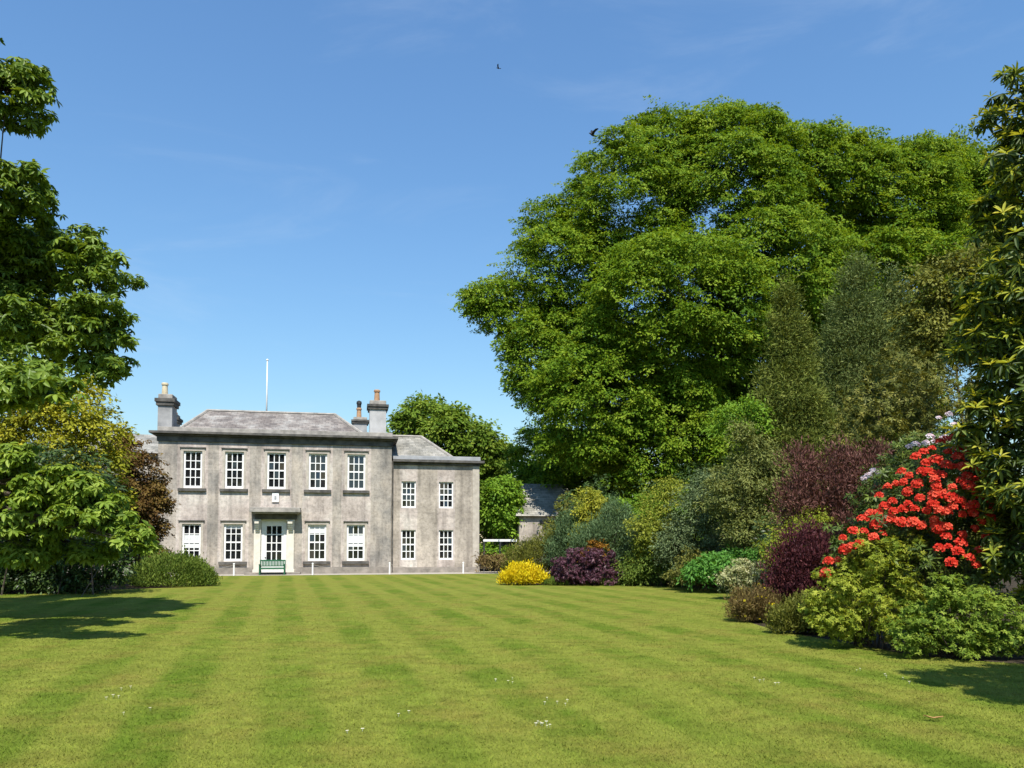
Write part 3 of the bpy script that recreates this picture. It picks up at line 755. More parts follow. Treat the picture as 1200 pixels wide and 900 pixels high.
rhonew_m = lm('rhododendron_new_leaf', (0.17,0.22,0.018), (0.29,0.31,0.032), (0.38,0.36,0.055), .35, .3)
varieg_m = lm('cream_variegated_leaf', (0.11,0.15,0.04), (0.24,0.26,0.11), (0.40,0.38,0.22), .3, .3)
brown_m = lm('brown_heath_leaf', (0.075,0.048,0.020), (0.135,0.095,0.035), (0.19,0.155,0.05), .2, .2)
orange_m = lm('orange_leaf', (0.16,0.06,0.01), (0.26,0.12,0.015), (0.34,0.20,0.02), .3, .3)
fern_m = lm('bright_fern_leaf', (0.045,0.13,0.018), (0.085,0.215,0.035), (0.14,0.29,0.055), .35, .3)
red_m = lm('red_blossom', (0.40,0.014,0.008), (0.54,0.040,0.022), (0.60,0.12,0.065), .3, .2, .5, (1.1,.9,.9))
pink_m = lm('pale_pink_blossom', (0.55,0.36,0.40), (0.70,0.54,0.56), (0.80,0.70,0.70), .3, .2, .5, (1.0,.95,.95))
yell_m = lm('yellow_blossom', (0.55,0.40,0.01), (0.70,0.55,0.02), (0.80,0.66,0.05), .3, .2, .5, (1,1,1))

lb = lambda Y, *a: [lobe(*q[:4], Y + (q[4] if len(q) > 4 else 0)) for q in a]

# --- big beech on the right, its companion and the far tree
A = lb(58, (850,235,100,115),(735,255,92,100),(660,320,72,72,-1),(575,348,36,26,-2),(640,420,56,66,-2),(790,360,115,105,-6),(700,480,88,82,-5),
       (640,530,44,40,5),(622,556,20,14,1),(790,510,105,85,-4),(900,330,105,105,-2),(900,470,90,105,2),(780,172,58,48),(860,168,72,50),(935,195,68,56),(612,400,22,22,-2),(640,258,32,28,-1),(690,565,56,30,5),(585,372,26,24,-2),(560,352,26,18,-2),(652,560,26,20,-1),(770,440,105,95,9),(690,420,66,76,7),(850,500,90,72,9),(700,540,54,40,6))
grow('beech_tree', 'huge bright green beech tree with a spreading crown right of the house', 'tree', G(830,59), A, beech_m, 1, n=24000, k=40, rad=(.35,.9), L=.22, Wd=.125,
     trunk=(.8, 7.5, (0,0)), twigs=14, bump=.22, shell=.62, flat=.07, jit=.38, sub=44, sr=.18, sflat=.75, core=.90, front=.62)
B = lb(63, (1045,235,82,76),(1110,250,58,70,3),(980,215,68,66,-2),(1040,330,92,82,-2),(1130,330,60,90),(975,360,80,105,2),(1010,450,105,85,2),(1150,240,35,50,2),(1090,200,48,34))
grow('beech_tree', 'bright green beech with flat layered sprays behind the dark conifers', 'tree', G(1050,64), B, beech2_m, 2, n=12000, k=38, rad=(.38,.95), L=.24, Wd=.135,
     trunk=(.75, 8, (0,0)), twigs=10, bump=.22, shell=.62, flat=.07, jit=.38, sub=44, sr=.18, sflat=.75, core=.90, front=.62)
for i_, (px_, top_, w_, Y_, lab_) in enumerate(((690,470,70,84,'dim green tree in the gap under the left boughs of the beech'), (820,430,90,88,'dark tree filling the shade behind the trunk of the big beech'), (965,420,90,92,'dark tree behind the pointed conifer in the wood'))):
    grow('woodland_tree', lab_, 'tree', G(px_, Y_), lb(Y_, (px_,top_+60,w_,62),(px_-40,top_+130,w_,70),(px_+50,top_+140,w_,70),(px_,top_+190,w_*1.2,60)), oak_m, 400+i_, n=900, k=26, rad=(.8,1.6), L=.5, Wd=.3, trunk=(.4,5,(0,0)), twigs=4, group='trees deep in the wood behind the beech')
F = lb(85, (1122,185,30,38),(1160,200,40,40),(1140,260,50,60))
grow('broadleaf_tree', 'distant thin topped tree showing above the right end of the beech crowns', 'tree', G(1140,86), F, oak_m, 3, n=420, k=28, rad=(.8,1.5), L=.42, Wd=.24, trunk=(.5,12,(0,0)), twigs=6, shell=.3)
Bk = lb(82, (508,502,44,48),(478,508,24,26),(545,520,45,42),(575,535,28,35),(520,570,65,50),(572,600,30,45))
grow('broadleaf_tree', 'rounded mid green tree standing behind the wing of the house', 'tree', G(525,83), Bk, oak_m, 4, n=1700, k=34, rad=(.7,1.4), L=.42, Wd=.25, trunk=(.5,6,(0,0)), twigs=8, shell=.5, bump=.25)
T5 = lb(53.5, (589,580,18,25),(600,598,12,20),(578,600,9,22),(590,613,18,13))
grow('small_tree', 'small vivid green round tree beside the right corner of the wing', 'tree', G(590,53.5), T5, lime_m, 5, n=900, k=24, rad=(.35,.7), L=.24, Wd=.14, trunk=(.14,2.2,(0,0)), twigs=6)
H6 = lb(53, (576,646,10,9),(592,646,14,8))
grow('shrub', 'light green low shrub under the white rail gate', 'shrub', G(583,53), H6, lime_m, 6, n=260, k=18, rad=(.2,.45), L=.2, Wd=.1, stems=10, crown='foliage', wood='stems')
H7 = lb(50, (572,656,14,9),(590,657,16,10),(606,655,14,12))
grow('shrub', 'brownish clipped low hedge by the corner of the wing', 'hedge', G(588,50), H7, brown_m, 7, n=320, k=18, rad=(.2,.4), L=.14, Wd=.07, stems=10, crown='foliage', wood='stems')

# --- left side
Y8 = lb(34, (88,470,40,42),(55,510,55,60),(108,530,32,70),(20,480,50,50),(70,580,70,70))
grow('golden_tree', 'yellow leaved tree behind the large leaved tree on the left', 'tree', G(75,35), Y8, gold_m, 8, n=1100, k=26, rad=(.35,.75), L=.2, Wd=.11, trunk=(.22,3,(0,0)), twigs=6, bk=bark)
C9 = lb(40, (165,562,26,42),(148,600,32,50),(174,595,17,36),(143,522,14,22),(160,640,30,30))
grow('copper_shrub', 'tall copper brown shrub against the left corner of the house', 'shrub', G(160,40), C9, copper_m, 9, n=1500, k=30, rad=(.22,.45), L=.16, Wd=.085, trunk=(.12,1.5,(0,0)), twigs=8)
D10 = lb(35.5, (202,689,44,37),(172,689,24,26),(230,689,22,26))
grow('dome_shrub', 'low clipped green dome bush in front of the left of the house', 'shrub', G(200,35.5), D10, dome_m, 10, kind='tuft', n=2200, k=14, rad=(.1,.18), L=.12, Wd=.045, stems=14, crown='foliage', wood='stems', shell=.80, bump=.10, jit=.5, sub=0)
U11 = lb(30, (20,600,60,70),(95,610,48,60),(-50,600,70,90),(60,560,60,50),(135,640,26,35),(-120,560,80,110))
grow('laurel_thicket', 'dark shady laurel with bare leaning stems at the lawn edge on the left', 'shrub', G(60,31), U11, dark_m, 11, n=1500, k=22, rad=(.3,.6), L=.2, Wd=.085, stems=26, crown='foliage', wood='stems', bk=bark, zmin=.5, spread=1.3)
U12 = lb(30.5, (30,668,50,28),(80,668,40,26),(118,672,22,18),(-40,660,70,40))
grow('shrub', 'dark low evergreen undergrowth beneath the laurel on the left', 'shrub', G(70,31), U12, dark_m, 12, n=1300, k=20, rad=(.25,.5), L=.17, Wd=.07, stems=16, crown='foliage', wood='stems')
# the near tree with big leaves: crown above, skirt of drooping branches below
N13 = lb(18.5, (8,108,50,44,-1),(-60,70,70,70,-1.5),(40,92,20,22,-.5),(14,222,56,46,-1),(58,296,70,44,.5),(108,318,52,32,0),(118,388,46,54,0),(50,385,78,50),(-40,330,80,110),(20,370,70,50,1),(15,300,50,50,1.5),(-80,200,70,80,-2),
         (120,432,30,22,0),(42,456,56,24,-5.2),(35,440,56,22,-3.2),(-30,430,70,44,-3),(-20,450,60,40,-5),(-90,440,90,60,-4.5),(-190,300,90,110,-1),(-180,160,80,80,-.5),(-200,440,100,70,-1),(-120,40,70,60,0))
N13b = lb(19.5, (72,568,58,26),(25,600,58,36),(115,600,46,28),(150,626,26,14),(172,640,14,8),(0,545,50,36),(60,640,44,16,1),(20,650,50,18,.5),(110,645,34,14,1))
base = G(-130,19)
t13, C13, O13 = grow('large_leaved_tree', 'near tree with big glossy drooping leaves reaching in from the left edge', 'tree', base, N13, chest_m, 13, kind='whorl', n=13500, k=7, L=.185, Wd=.072, lift=(-.8,.1), fine=True,
     trunk=(.24,3.5,(.3,.3)), twigs=30, shell=.35, bump=.22, up=.75, front=.1, sub=20, sr=.30, sflat=.5, core=.72)
rg = np.random.default_rng(131)
C2, O2, pk = clumps(billow(N13b, rg, 14, .34, .55, .6), 2700, rg, .35, .25, .35, .2)
leaf_mesh('lower_branch_leaves', [whorl_leaves(C2, O2, rg, 7, (-.7,.1), .205, .082, .9, .3)], lm('sunlit_skirt_leaf', (0.085,0.145,0.014), (0.150,0.225,0.026), (0.23,0.30,0.05), .35, .35, .42), t13, (base[0], base[1], 0), True)  # lighter copy of the crown's leaf colour, with the sunlight painted in
w = MB()
for i, q in enumerate(N13b):
    st = np.array([base[0]+.2, base[1]+.2, rg.uniform(2.2,3.4)]); pts = curve_pts(st, q[:3], rg, .1, 7); w.tube(pts, np.linspace(.09,.03,7), 6)
    for e in (lambda w_: rg.choice(w_, min(18, len(w_)), False))(np.where(np.linalg.norm((C2-q[:3])/q[3:], axis=1) < 1.05)[0]): w.tube(curve_pts(pts[int(rg.integers(3,7))], C2[e], rg, .05, 4), np.linspace(.02,.006,4), 4)
w.build('lower_branches', bark, t13, off=(base[0], base[1], 0))

# --- conifers and evergreens in the right hand wood
def cone_lobes(px, Y, ytop, ybot, wtop, wbot, k=6):
    return [lobe(px + (-1)**i*wbot*.08, ytop + (ybot-ytop)*(i+.6)/k, wtop+(wbot-wtop)*(i+.5)/k, (ybot-ytop)/k*.85, Y) for i in range(k)]
def tiers(px, Y, ytop, ybot, wpx, seed, nt=13, nb=7, pw=.85):
    rg = np.random.default_rng(seed); out = []; x0, _, ztop = W(px, ytop, Y); zb = W(px, ybot, Y)[2]; wr = wpx/FPX*Y
    out.append((x0, Y, ztop-.35, .22, .22, .7))
    for i in range(nt):
        f = (i+.8)/nt; r = wr*f**pw; z = ztop + (zb-ztop)*f
        for j in range(nb):
            a = 6.283*(j+.5*(i % 2))/nb + rg.normal()*.2; q = r*rg.uniform(.75,1.18)
            out.append((x0+math.cos(a)*q*.62, Y+math.sin(a)*q*.62, z-q*.10+rg.normal()*.15, q*.42+.12, q*.42+.12, (ztop-zb)/nt*rg.uniform(.34,.5)))
        out.append((x0, Y, z, r*.36+.1, r*.36+.1, (ztop-zb)/nt*.7))
    return out
grow('conifer_tree', 'dark olive conifer with a narrow pointed top in front of the beech', 'tree', G(922,35), tiers(921,34.5,334,600,64,71,10,7), conif_m, 21, kind='tuft', n=6000, k=24, rad=(.2,.42), L=.19, Wd=.040, upw=.15, outw=.9, jit=.45, shell=.55, bump=.18, sub=0, stems=0, trunk=(.15,9,(0,0)), front=.5)
grow('conifer_tree', 'broad grey green feathery conifer with rounded top in front of the beech', 'tree', G(1010,39), tiers(1003,38.5,300,600,70,72,9,7,.62)+tiers(1045,39.5,318,600,52,73,9,7,.62)+tiers(978,38,372,600,40,74,7,6,.7), conif2_m, 22, kind='tuft', n=9000, k=24, rad=(.2,.45), L=.19, Wd=.044, upw=.35, outw=.9, jit=.45, shell=.55, bump=.18, sub=0, trunk=(.2,9,(0,0)), front=.5)
grow('evergreen_tree', 'tall olive green evergreen behind the rhododendrons at the right edge', 'tree', G(1140,34), lb(33, (1110,330,48,42),(1160,320,60,60),(1095,380,40,40),(1150,400,70,60),(1210,340,60,100)), bronze_m, 23, n=1700, k=24, rad=(.3,.6), L=.20, Wd=.09, trunk=(.25,8,(0,0)), twigs=8, shell=.4, bump=.25)
grow('rhododendron', 'big rounded olive brown rhododendron without flowers behind the red one', 'shrub', G(1060,28), lb(27, (1065,445,58,50),(1030,490,50,52),(1110,480,48,60),(1060,540,75,70),(1000,520,25,40),(1080,620,90,80)), olive_m, 24, kind='whorl', n=4600, k=7, L=.16, Wd=.05, lift=(-.5,.35), trunk=(.15,1.5,(0,0)), twigs=18, shell=.35, bump=.28, wood='stems', crown='foliage')
grow('russet_shrub', 'dull russet purple shrub left of the pale pink rhododendron', 'shrub', G(980,24.5), lb(24, (965,565,48,44),(1010,560,38,42),(940,590,28,35),(985,620,60,40)), russet_m, 25, kind='tuft', n=1500, k=18, rad=(.15,.3), L=.13, Wd=.035, stems=30, shell=.4, bump=.3, crown='foliage', wood='stems')
t26, C26, O26 = grow('rhododendron', 'dark green rhododendron with a few pale pink flower heads', 'shrub', G(1075,21), lb(20.5, (1075,545,40,45),(1040,575,35,40),(1110,530,35,45),(1060,620,60,60)), rhodo_m, 26, kind='whorl', n=2000, k=7, L=.14, Wd=.042, lift=(-.55,.3), stems=26, shell=.4, bump=.25, crown='foliage', wood='stems')

# flower heads: a dome of open funnels
def truss_mesh(name, rg, r=.11, m=15, pl=.055, pw=.05):
    C = []
    for i in range(m):
        ph = math.acos(1-1.05*(i+.5)/m); th = i*2.4; C.append((math.sin(ph)*math.cos(th), math.sin(ph)*math.sin(th), math.cos(ph)))
    C = np.array(C); s = whorl_leaves(C*r*.75, C, rg, 5, (.25,.75), pl, pw, .1, .12)
    P, Dd, N, L, Wd, T = s
    S = unit(np.cross(Dd, N)); N = np.cross(S, Dd)
    v = np.stack([P, P+Dd*L[:,None]*.55+S*Wd[:,None]*.5, P+Dd*L[:,None]-N*L[:,None]*.1, P+Dd*L[:,None]*.55-S*Wd[:,None]*.5],1).reshape(-1,3)
    me = bpy.data.meshes.new(name); me.from_pydata(v.tolist(), [], [tuple(range(i, i+4)) for i in range(0, len(v), 4)])
    at = me.attributes.new('tone', 'FLOAT', 'FACE'); at.data.foreach_set('value', T.astype(np.float32)); me.update()
    return me
def trusses(root, pts, outs, me_list, rg, mat, smin=.8, smax=1.3, name='flower_head'):
    for i, (p, d) in enumerate(zip(pts, outs)):
        me = me_list[i % len(me_list)]
        o = bpy.data.objects.new(name, me); COL.objects.link(o); o.parent = root
        if not me.materials: me.materials.append(mat)
        o.location = [float(c) for c in (np.array(p) - np.array(root.location))]
        o.rotation_euler = Vector(unit(np.array(d)*.7+UP*.6)).to_track_quat('Z','Y').to_euler()
        s = rg.uniform(smin, smax); o.scale = (s, s, s*rg.uniform(.8,1.0))
rg = np.random.default_rng(77)
red_t = [truss_mesh('red_flower_head', rg) for _ in range(4)]
pink_t = [truss_mesh('pink_flower_head', rg) for _ in range(2)]
pk_px = [(1073,521),(1085,520),(1095,518),(1106,514),(1100,490),(1112,486),(1030,556),(1018,558),(1024,552),(1065,524),(1090,512),(1012,561),(1118,498)]
trusses(t26, [W(a, b_, 19.0 + .3*rg.random()) for a, b_ in pk_px], [(.1,-.8,.5)]*len(pk_px), pink_t, rg, pink_m, .6, 1.0)

R27 = lb(15.2, (1095,590,62,70),(1050,615,50,50),(1130,560,45,50),(1010,640,45,35),(1140,630,50,60),(1090,665,80,60),(985,668,25,22),(1150,540,30,30))
t27, C27, O27 = grow('rhododendron', 'rhododendron covered with scarlet red flower heads in the right hand border', 'shrub', G(1095,15.6), R27, rhodo_m, 27, kind='whorl', n=2300, k=7, L=.13, Wd=.042, lift=(-.55,.3), stems=34, shell=.45, bump=.22, crown='foliage', wood='stems')
# flower heads sit all over the sunny outer face of the bush
rg = np.random.default_rng(272)
lb27 = np.array(R27)
red_zone = [(1128,506),(1150,540),(1168,600),(1172,640),(1140,668),(1100,655),(1085,628),(1060,618),(1020,634),(1000,645),(985,662),(965,684),(958,676),(998,614),(1036,572),(1072,532),(1104,512)]
def inside(px, py, poly):
    r = False; j = len(poly)-1
    for i in range(len(poly)):
        if (poly[i][1] > py) != (poly[j][1] > py) and px < (poly[j][0]-poly[i][0])*(py-poly[i][1])/(poly[j][1]-poly[i][1]) + poly[i][0]: r = not r
        j = i
    return r
spots, pxs = [], []
for _ in range(9000):
    a_, b_ = rg.uniform(950,1180), rg.uniform(500,690)
    if not inside(a_, b_, red_zone): continue
    if math.sin(a_/8.3+b_/23)*math.sin(b_/6.1-a_/31) < -.36: continue
    if b_ > 610 and a_ > 1060 and rg.random() > .22: continue
    if any((a_-q[0])**2 + (b_-q[1])**2 < (8+4.5*((a_*7.3+b_*3.1) % 1))**2 for q in pxs): continue
    p0 = np.array([0,0,CAM_H]); dr_ = unit(W(a_, b_, 15) - p0); best = None
    for l_ in lb27:
        e3 = l_[3:]*1.03
        oc_ = (p0-l_[:3])/e3; dd = dr_/e3; A_ = dd@dd; B_ = 2*oc_@dd; C_ = oc_@oc_-1; D_ = B_*B_-4*A_*C_
        if D_ > 0:
            t_ = (-B_-math.sqrt(D_))/(2*A_)
            if best is None or t_ < best[0]: best = (t_, unit((p0+dr_*t_-l_[:3])/l_[3:]**2))
    if best is None: continue
    spots.append((p0+dr_*(best[0]-rg.uniform(0,.12)), best[1])); pxs.append((a_, b_))
    if len(spots) >= 100: break
trusses(t27, [q[0] for q in spots], [q[1] for q in spots], red_t, rg, red_m, .66, 1.12)

# --- tall rhododendron at the right edge: dark hanging leaves, pale upright new shoots
R28 = lb(13.6, (1200,110,34,50),(1215,180,45,60),(1180,255,32,45,.5),(1200,330,60,60),(1165,400,40,50,.3),(1195,460,58,60),(1165,500,34,45,.2),(1215,560,60,70),(1205,640,45,80),(1260,300,80,200,.5),(1255,550,70,150,.5))
t28, C28, O28 = grow('rhododendron_tree', 'tall rhododendron tree with long dark leaves and yellow green new shoots at the right edge', 'tree', G(1240,14), R28, rhodo_m, 28, kind='whorl', n=2600, k=8, L=.23, Wd=.058, lift=(-.9,.0), fine=True, trunk=(.14,3,(0,0)), twigs=16, shell=.35, bump=.30, up=.6, front=.1, sub=16, sr=.36, core=.55)
rg = np.random.default_rng(281)
lb28 = np.array(R28); q = np.min([np.linalg.norm((C28-l[:3])/l[3:],axis=1) for l in lb28], axis=0)
out = np.where(q > .72)[0]; out = rg.choice(out, min(len(out), 1600), False)
leaf_mesh('new_shoots', [whorl_leaves(C28[out]+O28[out]*.05, O28[out], rg, 7, (.1,.8), .19, .046, .8, .25)], rhonew_m, t28, t28.location, True)

# --- front of the right border
grow('azalea', 'yellow green azalea without flowers in front of the red rhododendron', 'shrub', G(1010,14.9), lb(14.6, (1030,655,42,32),(990,690,42,36),(1045,700,40,40),(1010,725,60,28),(965,715,28,28),(1060,640,22,18)), azalea_m, 31, kind='whorl', n=3600, k=7, L=.066, Wd=.027, lift=(-.25,.45), stems=30, shell=.35, bump=.32, crown='foliage', wood='stems', up=.8)
grow('azalea', 'fresh light green azalea at the lawn edge below the red rhododendron', 'shrub', G(1110,13.7), lb(13.4, (1105,725,48,38),(1070,745,32,24),(1150,720,40,42),(1190,735,40,40),(1130,755,50,20),(1110,690,20,22)), fresh_m, 32, kind='whorl', n=3600, k=7, L=.066, Wd=.028, lift=(-.3,.4), stems=30, shell=.35, bump=.32, crown='foliage', wood='stems', up=.8)
t33, C33, O33 = grow('heath_shrub', 'low brown twiggy shrub dotted with small yellow flowers at the border corner', 'shrub', G(888,19.8), lb(19.5, (885,706,28,20),(868,714,16,15),(910,712,22,18),(890,720,30,12)), brown_m, 33, kind='tuft', n=900, k=16, rad=(.08,.14), L=.09, Wd=.018, stems=40, shell=.4, bump=.25, crown='foliage', wood='stems')
rg = np.random.default_rng(33)
sel = np.where((O33[:,2] > .1) & (O33[:,1] < .3))[0]; sel = rg.choice(sel, min(85, len(sel)), False)
trusses(t33, C33[sel]+O33[sel]*.06, O33[sel], [truss_mesh('yellow_flower', rg, .012, 3, .026, .024) for _ in range(2)], rg, yell_m, .8, 1.3, 'flower')
grow('heath_shrub', 'low olive brown shrub between the berberis and the yellow green azalea', 'shrub', G(945,17.3), lb(17, (935,722,30,20),(955,715,24,24),(920,730,20,12),(965,735,25,14)), bronze_m, 34, kind='tuft', n=1000, k=14, rad=(.08,.14), L=.08, Wd=.024, stems=36, shell=.4, bump=.25, crown='foliage', wood='stems')
grow('berberis', 'dark purple red berberis bush right of the cream variegated bush', 'shrub', G(950,20), lb(19.5, (950,645,34,34),(928,665,26,32),(970,660,22,36),(940,690,34,22)), purple_m, 35, kind='tuft', n=1700, k=16, rad=(.1,.2), L=.085, Wd=.03, stems=30, shell=.45, bump=.22, crown='foliage', wood='stems')
grow('variegated_shrub', 'rounded cream variegated bush at the bend of the lawn edge', 'shrub', G(878,27.5), lb(27, (878,672,30,20),(860,678,18,16),(897,676,18,18),(880,690,30,12)), varieg_m, 36, n=520, k=20, rad=(.12,.25), L=.10, Wd=.05, stems=12, crown='foliage', wood='stems')
grow('yellow_green_shrub', 'airy yellow green shrub behind the purple berberis', 'shrub', G(935,24), lb(23.5, (935,625,26,24),(915,650,26,26),(955,610,20,20)), azalea_m, 37, n=360, k=16, rad=(.15,.3), L=.10, Wd=.04, stems=12, crown='foliage', wood='stems', shell=.3)
# middle of the border
t38, C38, O38 = grow('silver_tree', 'slender silvery olive small tree with a thin pale trunk in the border', 'tree', G(881,31.5), lb(31, (880,535,26,34),(858,575,34,38),(900,575,30,42),(880,620,40,30),(870,503,12,16),(905,545,18,24)), silver_m, 38, n=1500, k=18, rad=(.22,.45), L=.14, Wd=.05, trunk=(.075,3.2,(0,.1)), twigs=14, shell=.25, bump=.3, bk=bark_pale, sub=16, sr=.34, core=.55)
grow('shrub', 'grey green rounded shrub left of the slender silvery tree', 'shrub', G(810,34), lb(33.5, (815,600,32,34),(800,640,30,36),(838,630,36,36),(822,568,18,20)), lm('grey_green_leaf', (0.055,0.082,0.034), (0.10,0.138,0.058), (0.15,0.19,0.085), .25, .2), 39, n=900, k=20, rad=(.22,.45), L=.12, Wd=.05, stems=16, crown='foliage', wood='stems', shell=.4, bump=.3)
grow('shrub', 'yellow green airy shrub between the grey green shrub and the blue conifer bush', 'shrub', G(772,35.5), lb(35, (770,600,22,30),(785,575,16,20),(760,625,24,28),(792,625,18,24)), lm('lime_yellow_leaf', (0.10,0.135,0.014), (0.18,0.21,0.024), (0.27,0.28,0.045), .35, .2), 391, n=520, k=18, rad=(.2,.4), L=.12, Wd=.055, stems=14, crown='foliage', wood='stems', shell=.3, bump=.35)
grow('shrub', 'brown olive low shrub at the foot of the grey green shrub', 'shrub', G(822,32.5), lb(32, (815,662,24,20),(800,672,18,14)), olive_m, 392, n=360, k=18, rad=(.15,.3), L=.10, Wd=.04, stems=10, crown='foliage', wood='stems', shell=.4, bump=.3)
grow('fern_shrub', 'vivid green leafy clump under the slender silvery tree', 'shrub', G(855,31.5), lb(30.5, (850,662,36,16),(822,668,20,13),(888,658,24,14),(865,650,20,10)), fern_m, 40, n=600, k=18, rad=(.2,.4), L=.17, Wd=.07, stems=8, crown='foliage', wood='stems', shell=.4)
grow('blue_conifer', 'blue green spreading conifer bush behind the plum purple bush', 'shrub', G(715,38), lb(37.5, (725,632,36,32),(692,636,28,28),(742,660,30,26),(722,604,16,20)), blue_m, 41, kind='tuft', n=1500, k=18, rad=(.15,.3), L=.16, Wd=.04, stems=14, crown='foliage', wood='stems', shell=.5, bump=.28)
grow('blue_conifer', 'smaller grey blue conifer bush left of the plum purple bush', 'shrub', G(668,40), lb(39.5, (672,625,22,24),(662,648,24,22)), blue_m, 42, kind='tuft', n=700, k=18, rad=(.15,.3), L=.16, Wd=.04, stems=10, crown='foliage', wood='stems', shell=.5, bump=.28)
grow('golden_shrub', 'yellow green feathery shrub showing above the blue conifer bushes', 'shrub', G(696,40), lb(39, (692,590,20,22),(708,604,16,18),(690,622,24,30)), lm('gold_green_leaf', (0.13,0.16,0.015), (0.23,0.24,0.022), (0.32,0.30,0.035), .35, .3), 43, n=420, k=18, rad=(.2,.4), L=.15, Wd=.07, stems=12, crown='foliage', wood='stems', shell=.3)
grow('orange_shrub', 'small orange tinted shrub just above the plum purple bush', 'shrub', G(697,37.2), lb(36.8, (697,641,13,12),(690,650,14,12)), orange_m, 44, n=160, k=14, rad=(.12,.25), L=.11, Wd=.05, stems=8, crown='foliage', wood='stems', shell=.3)
grow('plum_maple', 'low plum purple weeping bush right of the yellow bush', 'shrub', G(687,36.6), lb(36, (670,664,28,22),(705,664,26,22),(688,658,26,20),(688,674,40,12)), plum_m, 45, kind='whorl', n=1300, k=7, L=.16, Wd=.05, lift=(-1.1,-.2), stems=18, crown='foliage', wood='stems', shell=.5, bump=.15, up=.9)
grow('golden_shrub', 'bright golden yellow rounded bush at the left end of the border', 'shrub', G(614,36.6), lb(36.2, (614,674,20,15),(600,678,14,10),(628,678,14,10)), lm('bright_yellow_leaf', (0.36,0.27,0.006), (0.55,0.43,0.010), (0.66,0.54,0.02), .3, .25), 46, kind='tuft', n=650, k=14, rad=(.1,.2), L=.12, Wd=.05, stems=12, crown='foliage', wood='stems', shell=.5)
grow('shrub', 'dull olive brown spreading shrub behind the golden yellow bush', 'shrub', G(628,41), lb(40.5, (630,652,32,26),(610,658,18,18),(655,640,20,24)), bronze_m, 47, kind='tuft', n=1100, k=16, rad=(.15,.3), L=.14, Wd=.04, stems=14, crown='foliage', wood='stems', shell=.45)
grow('shrub', 'dark green shrub between the plum purple bush and the vivid clump', 'shrub', G(770,36), lb(35.5, (770,660,36,30),(745,668,24,20),(800,665,24,26)), dome_m, 48, n=700, k=20, rad=(.2,.4), L=.12, Wd=.05, stems=14, crown='foliage', wood='stems', shell=.45)
grow('golden_shrub', 'light yellow green shrub right of the blue conifer bush', 'shrub', G(782,38.5), lb(35.5, (776,640,14,22),(752,652,12,16)), lm('lemon_leaf', (0.14,0.17,0.015), (0.25,0.26,0.022), (0.34,0.33,0.035), .35, .3), 49, n=320, k=16, rad=(.2,.35), L=.13, Wd=.06, stems=10, crown='foliage', wood='stems', shell=.3)
grow('shrub', 'light green shrub under the low boughs of the big beech', 'shrub', G(745,43), lb(42.5, (740,605,46,30),(790,590,34,26),(760,640,60,40)), lime_m, 50, n=900, k=20, rad=(.3,.55), L=.17, Wd=.08, stems=14, crown='foliage', wood='stems', shell=.4)
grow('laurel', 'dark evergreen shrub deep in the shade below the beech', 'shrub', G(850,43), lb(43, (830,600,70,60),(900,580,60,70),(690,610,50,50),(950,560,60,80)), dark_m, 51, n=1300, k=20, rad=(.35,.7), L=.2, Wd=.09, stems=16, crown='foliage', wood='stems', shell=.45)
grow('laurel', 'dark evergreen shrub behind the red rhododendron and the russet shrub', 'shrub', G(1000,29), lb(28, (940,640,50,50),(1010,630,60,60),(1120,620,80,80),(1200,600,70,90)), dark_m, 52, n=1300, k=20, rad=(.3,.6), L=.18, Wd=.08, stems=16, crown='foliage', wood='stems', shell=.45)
grow('shrub', 'olive shrub rising against the right half of the stone outbuilding', 'shrub', G(662,47), lb(46, (668,600,18,26),(655,622,18,22),(676,630,22,30)), bronze_m, 54, n=620, k=18, rad=(.2,.4), L=.15, Wd=.065, stems=14, crown='foliage', wood='stems', shell=.35, bump=.3)
# sprays of fresh beech in the sun over the border
grow('small_tree', 'bright green maple sapling with layered leaves between beech and dark conifer', 'tree', G(872,34), lb(33.6, (870,480,30,14),(855,500,26,10),(890,500,20,12)), lime_m, 53, n=190, k=22, rad=(.3,.6), L=.15, Wd=.08, trunk=(.06,4.2,(0,0)), twigs=8, shell=.2)
# low edging plants
spec = [(708,682,26,4,36.0,dome_m,'low green edging plant in front of the plum purple bush'), (650,684,20,3.5,36.0,dome_m,'low green edging mat between golden bush and plum bush'),
        (740,680,14,7,36.0,fresh_m,'pale green tufted plant right of the plum purple bush'), (765,681,15,7,35.6,blue_m,'grey green low plant at the middle of the border edge'),
        (800,681,14,8,35.0,fern_m,'small bright green tuft at the border edge left of the variegated bush'), (828,683,16,6,34.0,brown_m,'low brownish plant by the lawn corner left of the variegated bush')]
for i, (px, py, rx, ry, Y, m, lab) in enumerate(spec):
    grow('edging_plant', lab, 'plant', G(px, Y), lb(Y, (px,py,rx,ry),(px+rx*.4,py+1,rx*.6,ry*.8)), m, 60+i, kind='tuft', n=220, k=12, rad=(.06,.12), L=.12, Wd=.035, stems=6, crown='foliage', wood='stems', shell=.4, group='low plants edging the border', zmin=.02)
# the tree beside the photographer whose shadow lies on the lawn at lower right
grow('rhododendron_tree', 'rhododendron tree outside the right of the view casting the shadow on the near lawn', 'tree', (10.8,6.6), [(9.6,6.8,4.8,2.0,1.8,1.5),(7.5,7.3,5.1,1.35,1.3,.8),(8.8,7.7,5.3,1.5,1.5,1.0),(8.0,6.2,4.9,1.5,1.3,.9),(11.3,6.4,4.6,2.2,2.2,2.2),(10.6,8.6,3.4,1.6,1.4,2.0)], rhodo_m, 70, kind='whorl', n=6500, k=7, L=.22, Wd=.075, lift=(-.8,.1), trunk=(.16,2.2,(0,0)), twigs=10, shell=.3, front=0)

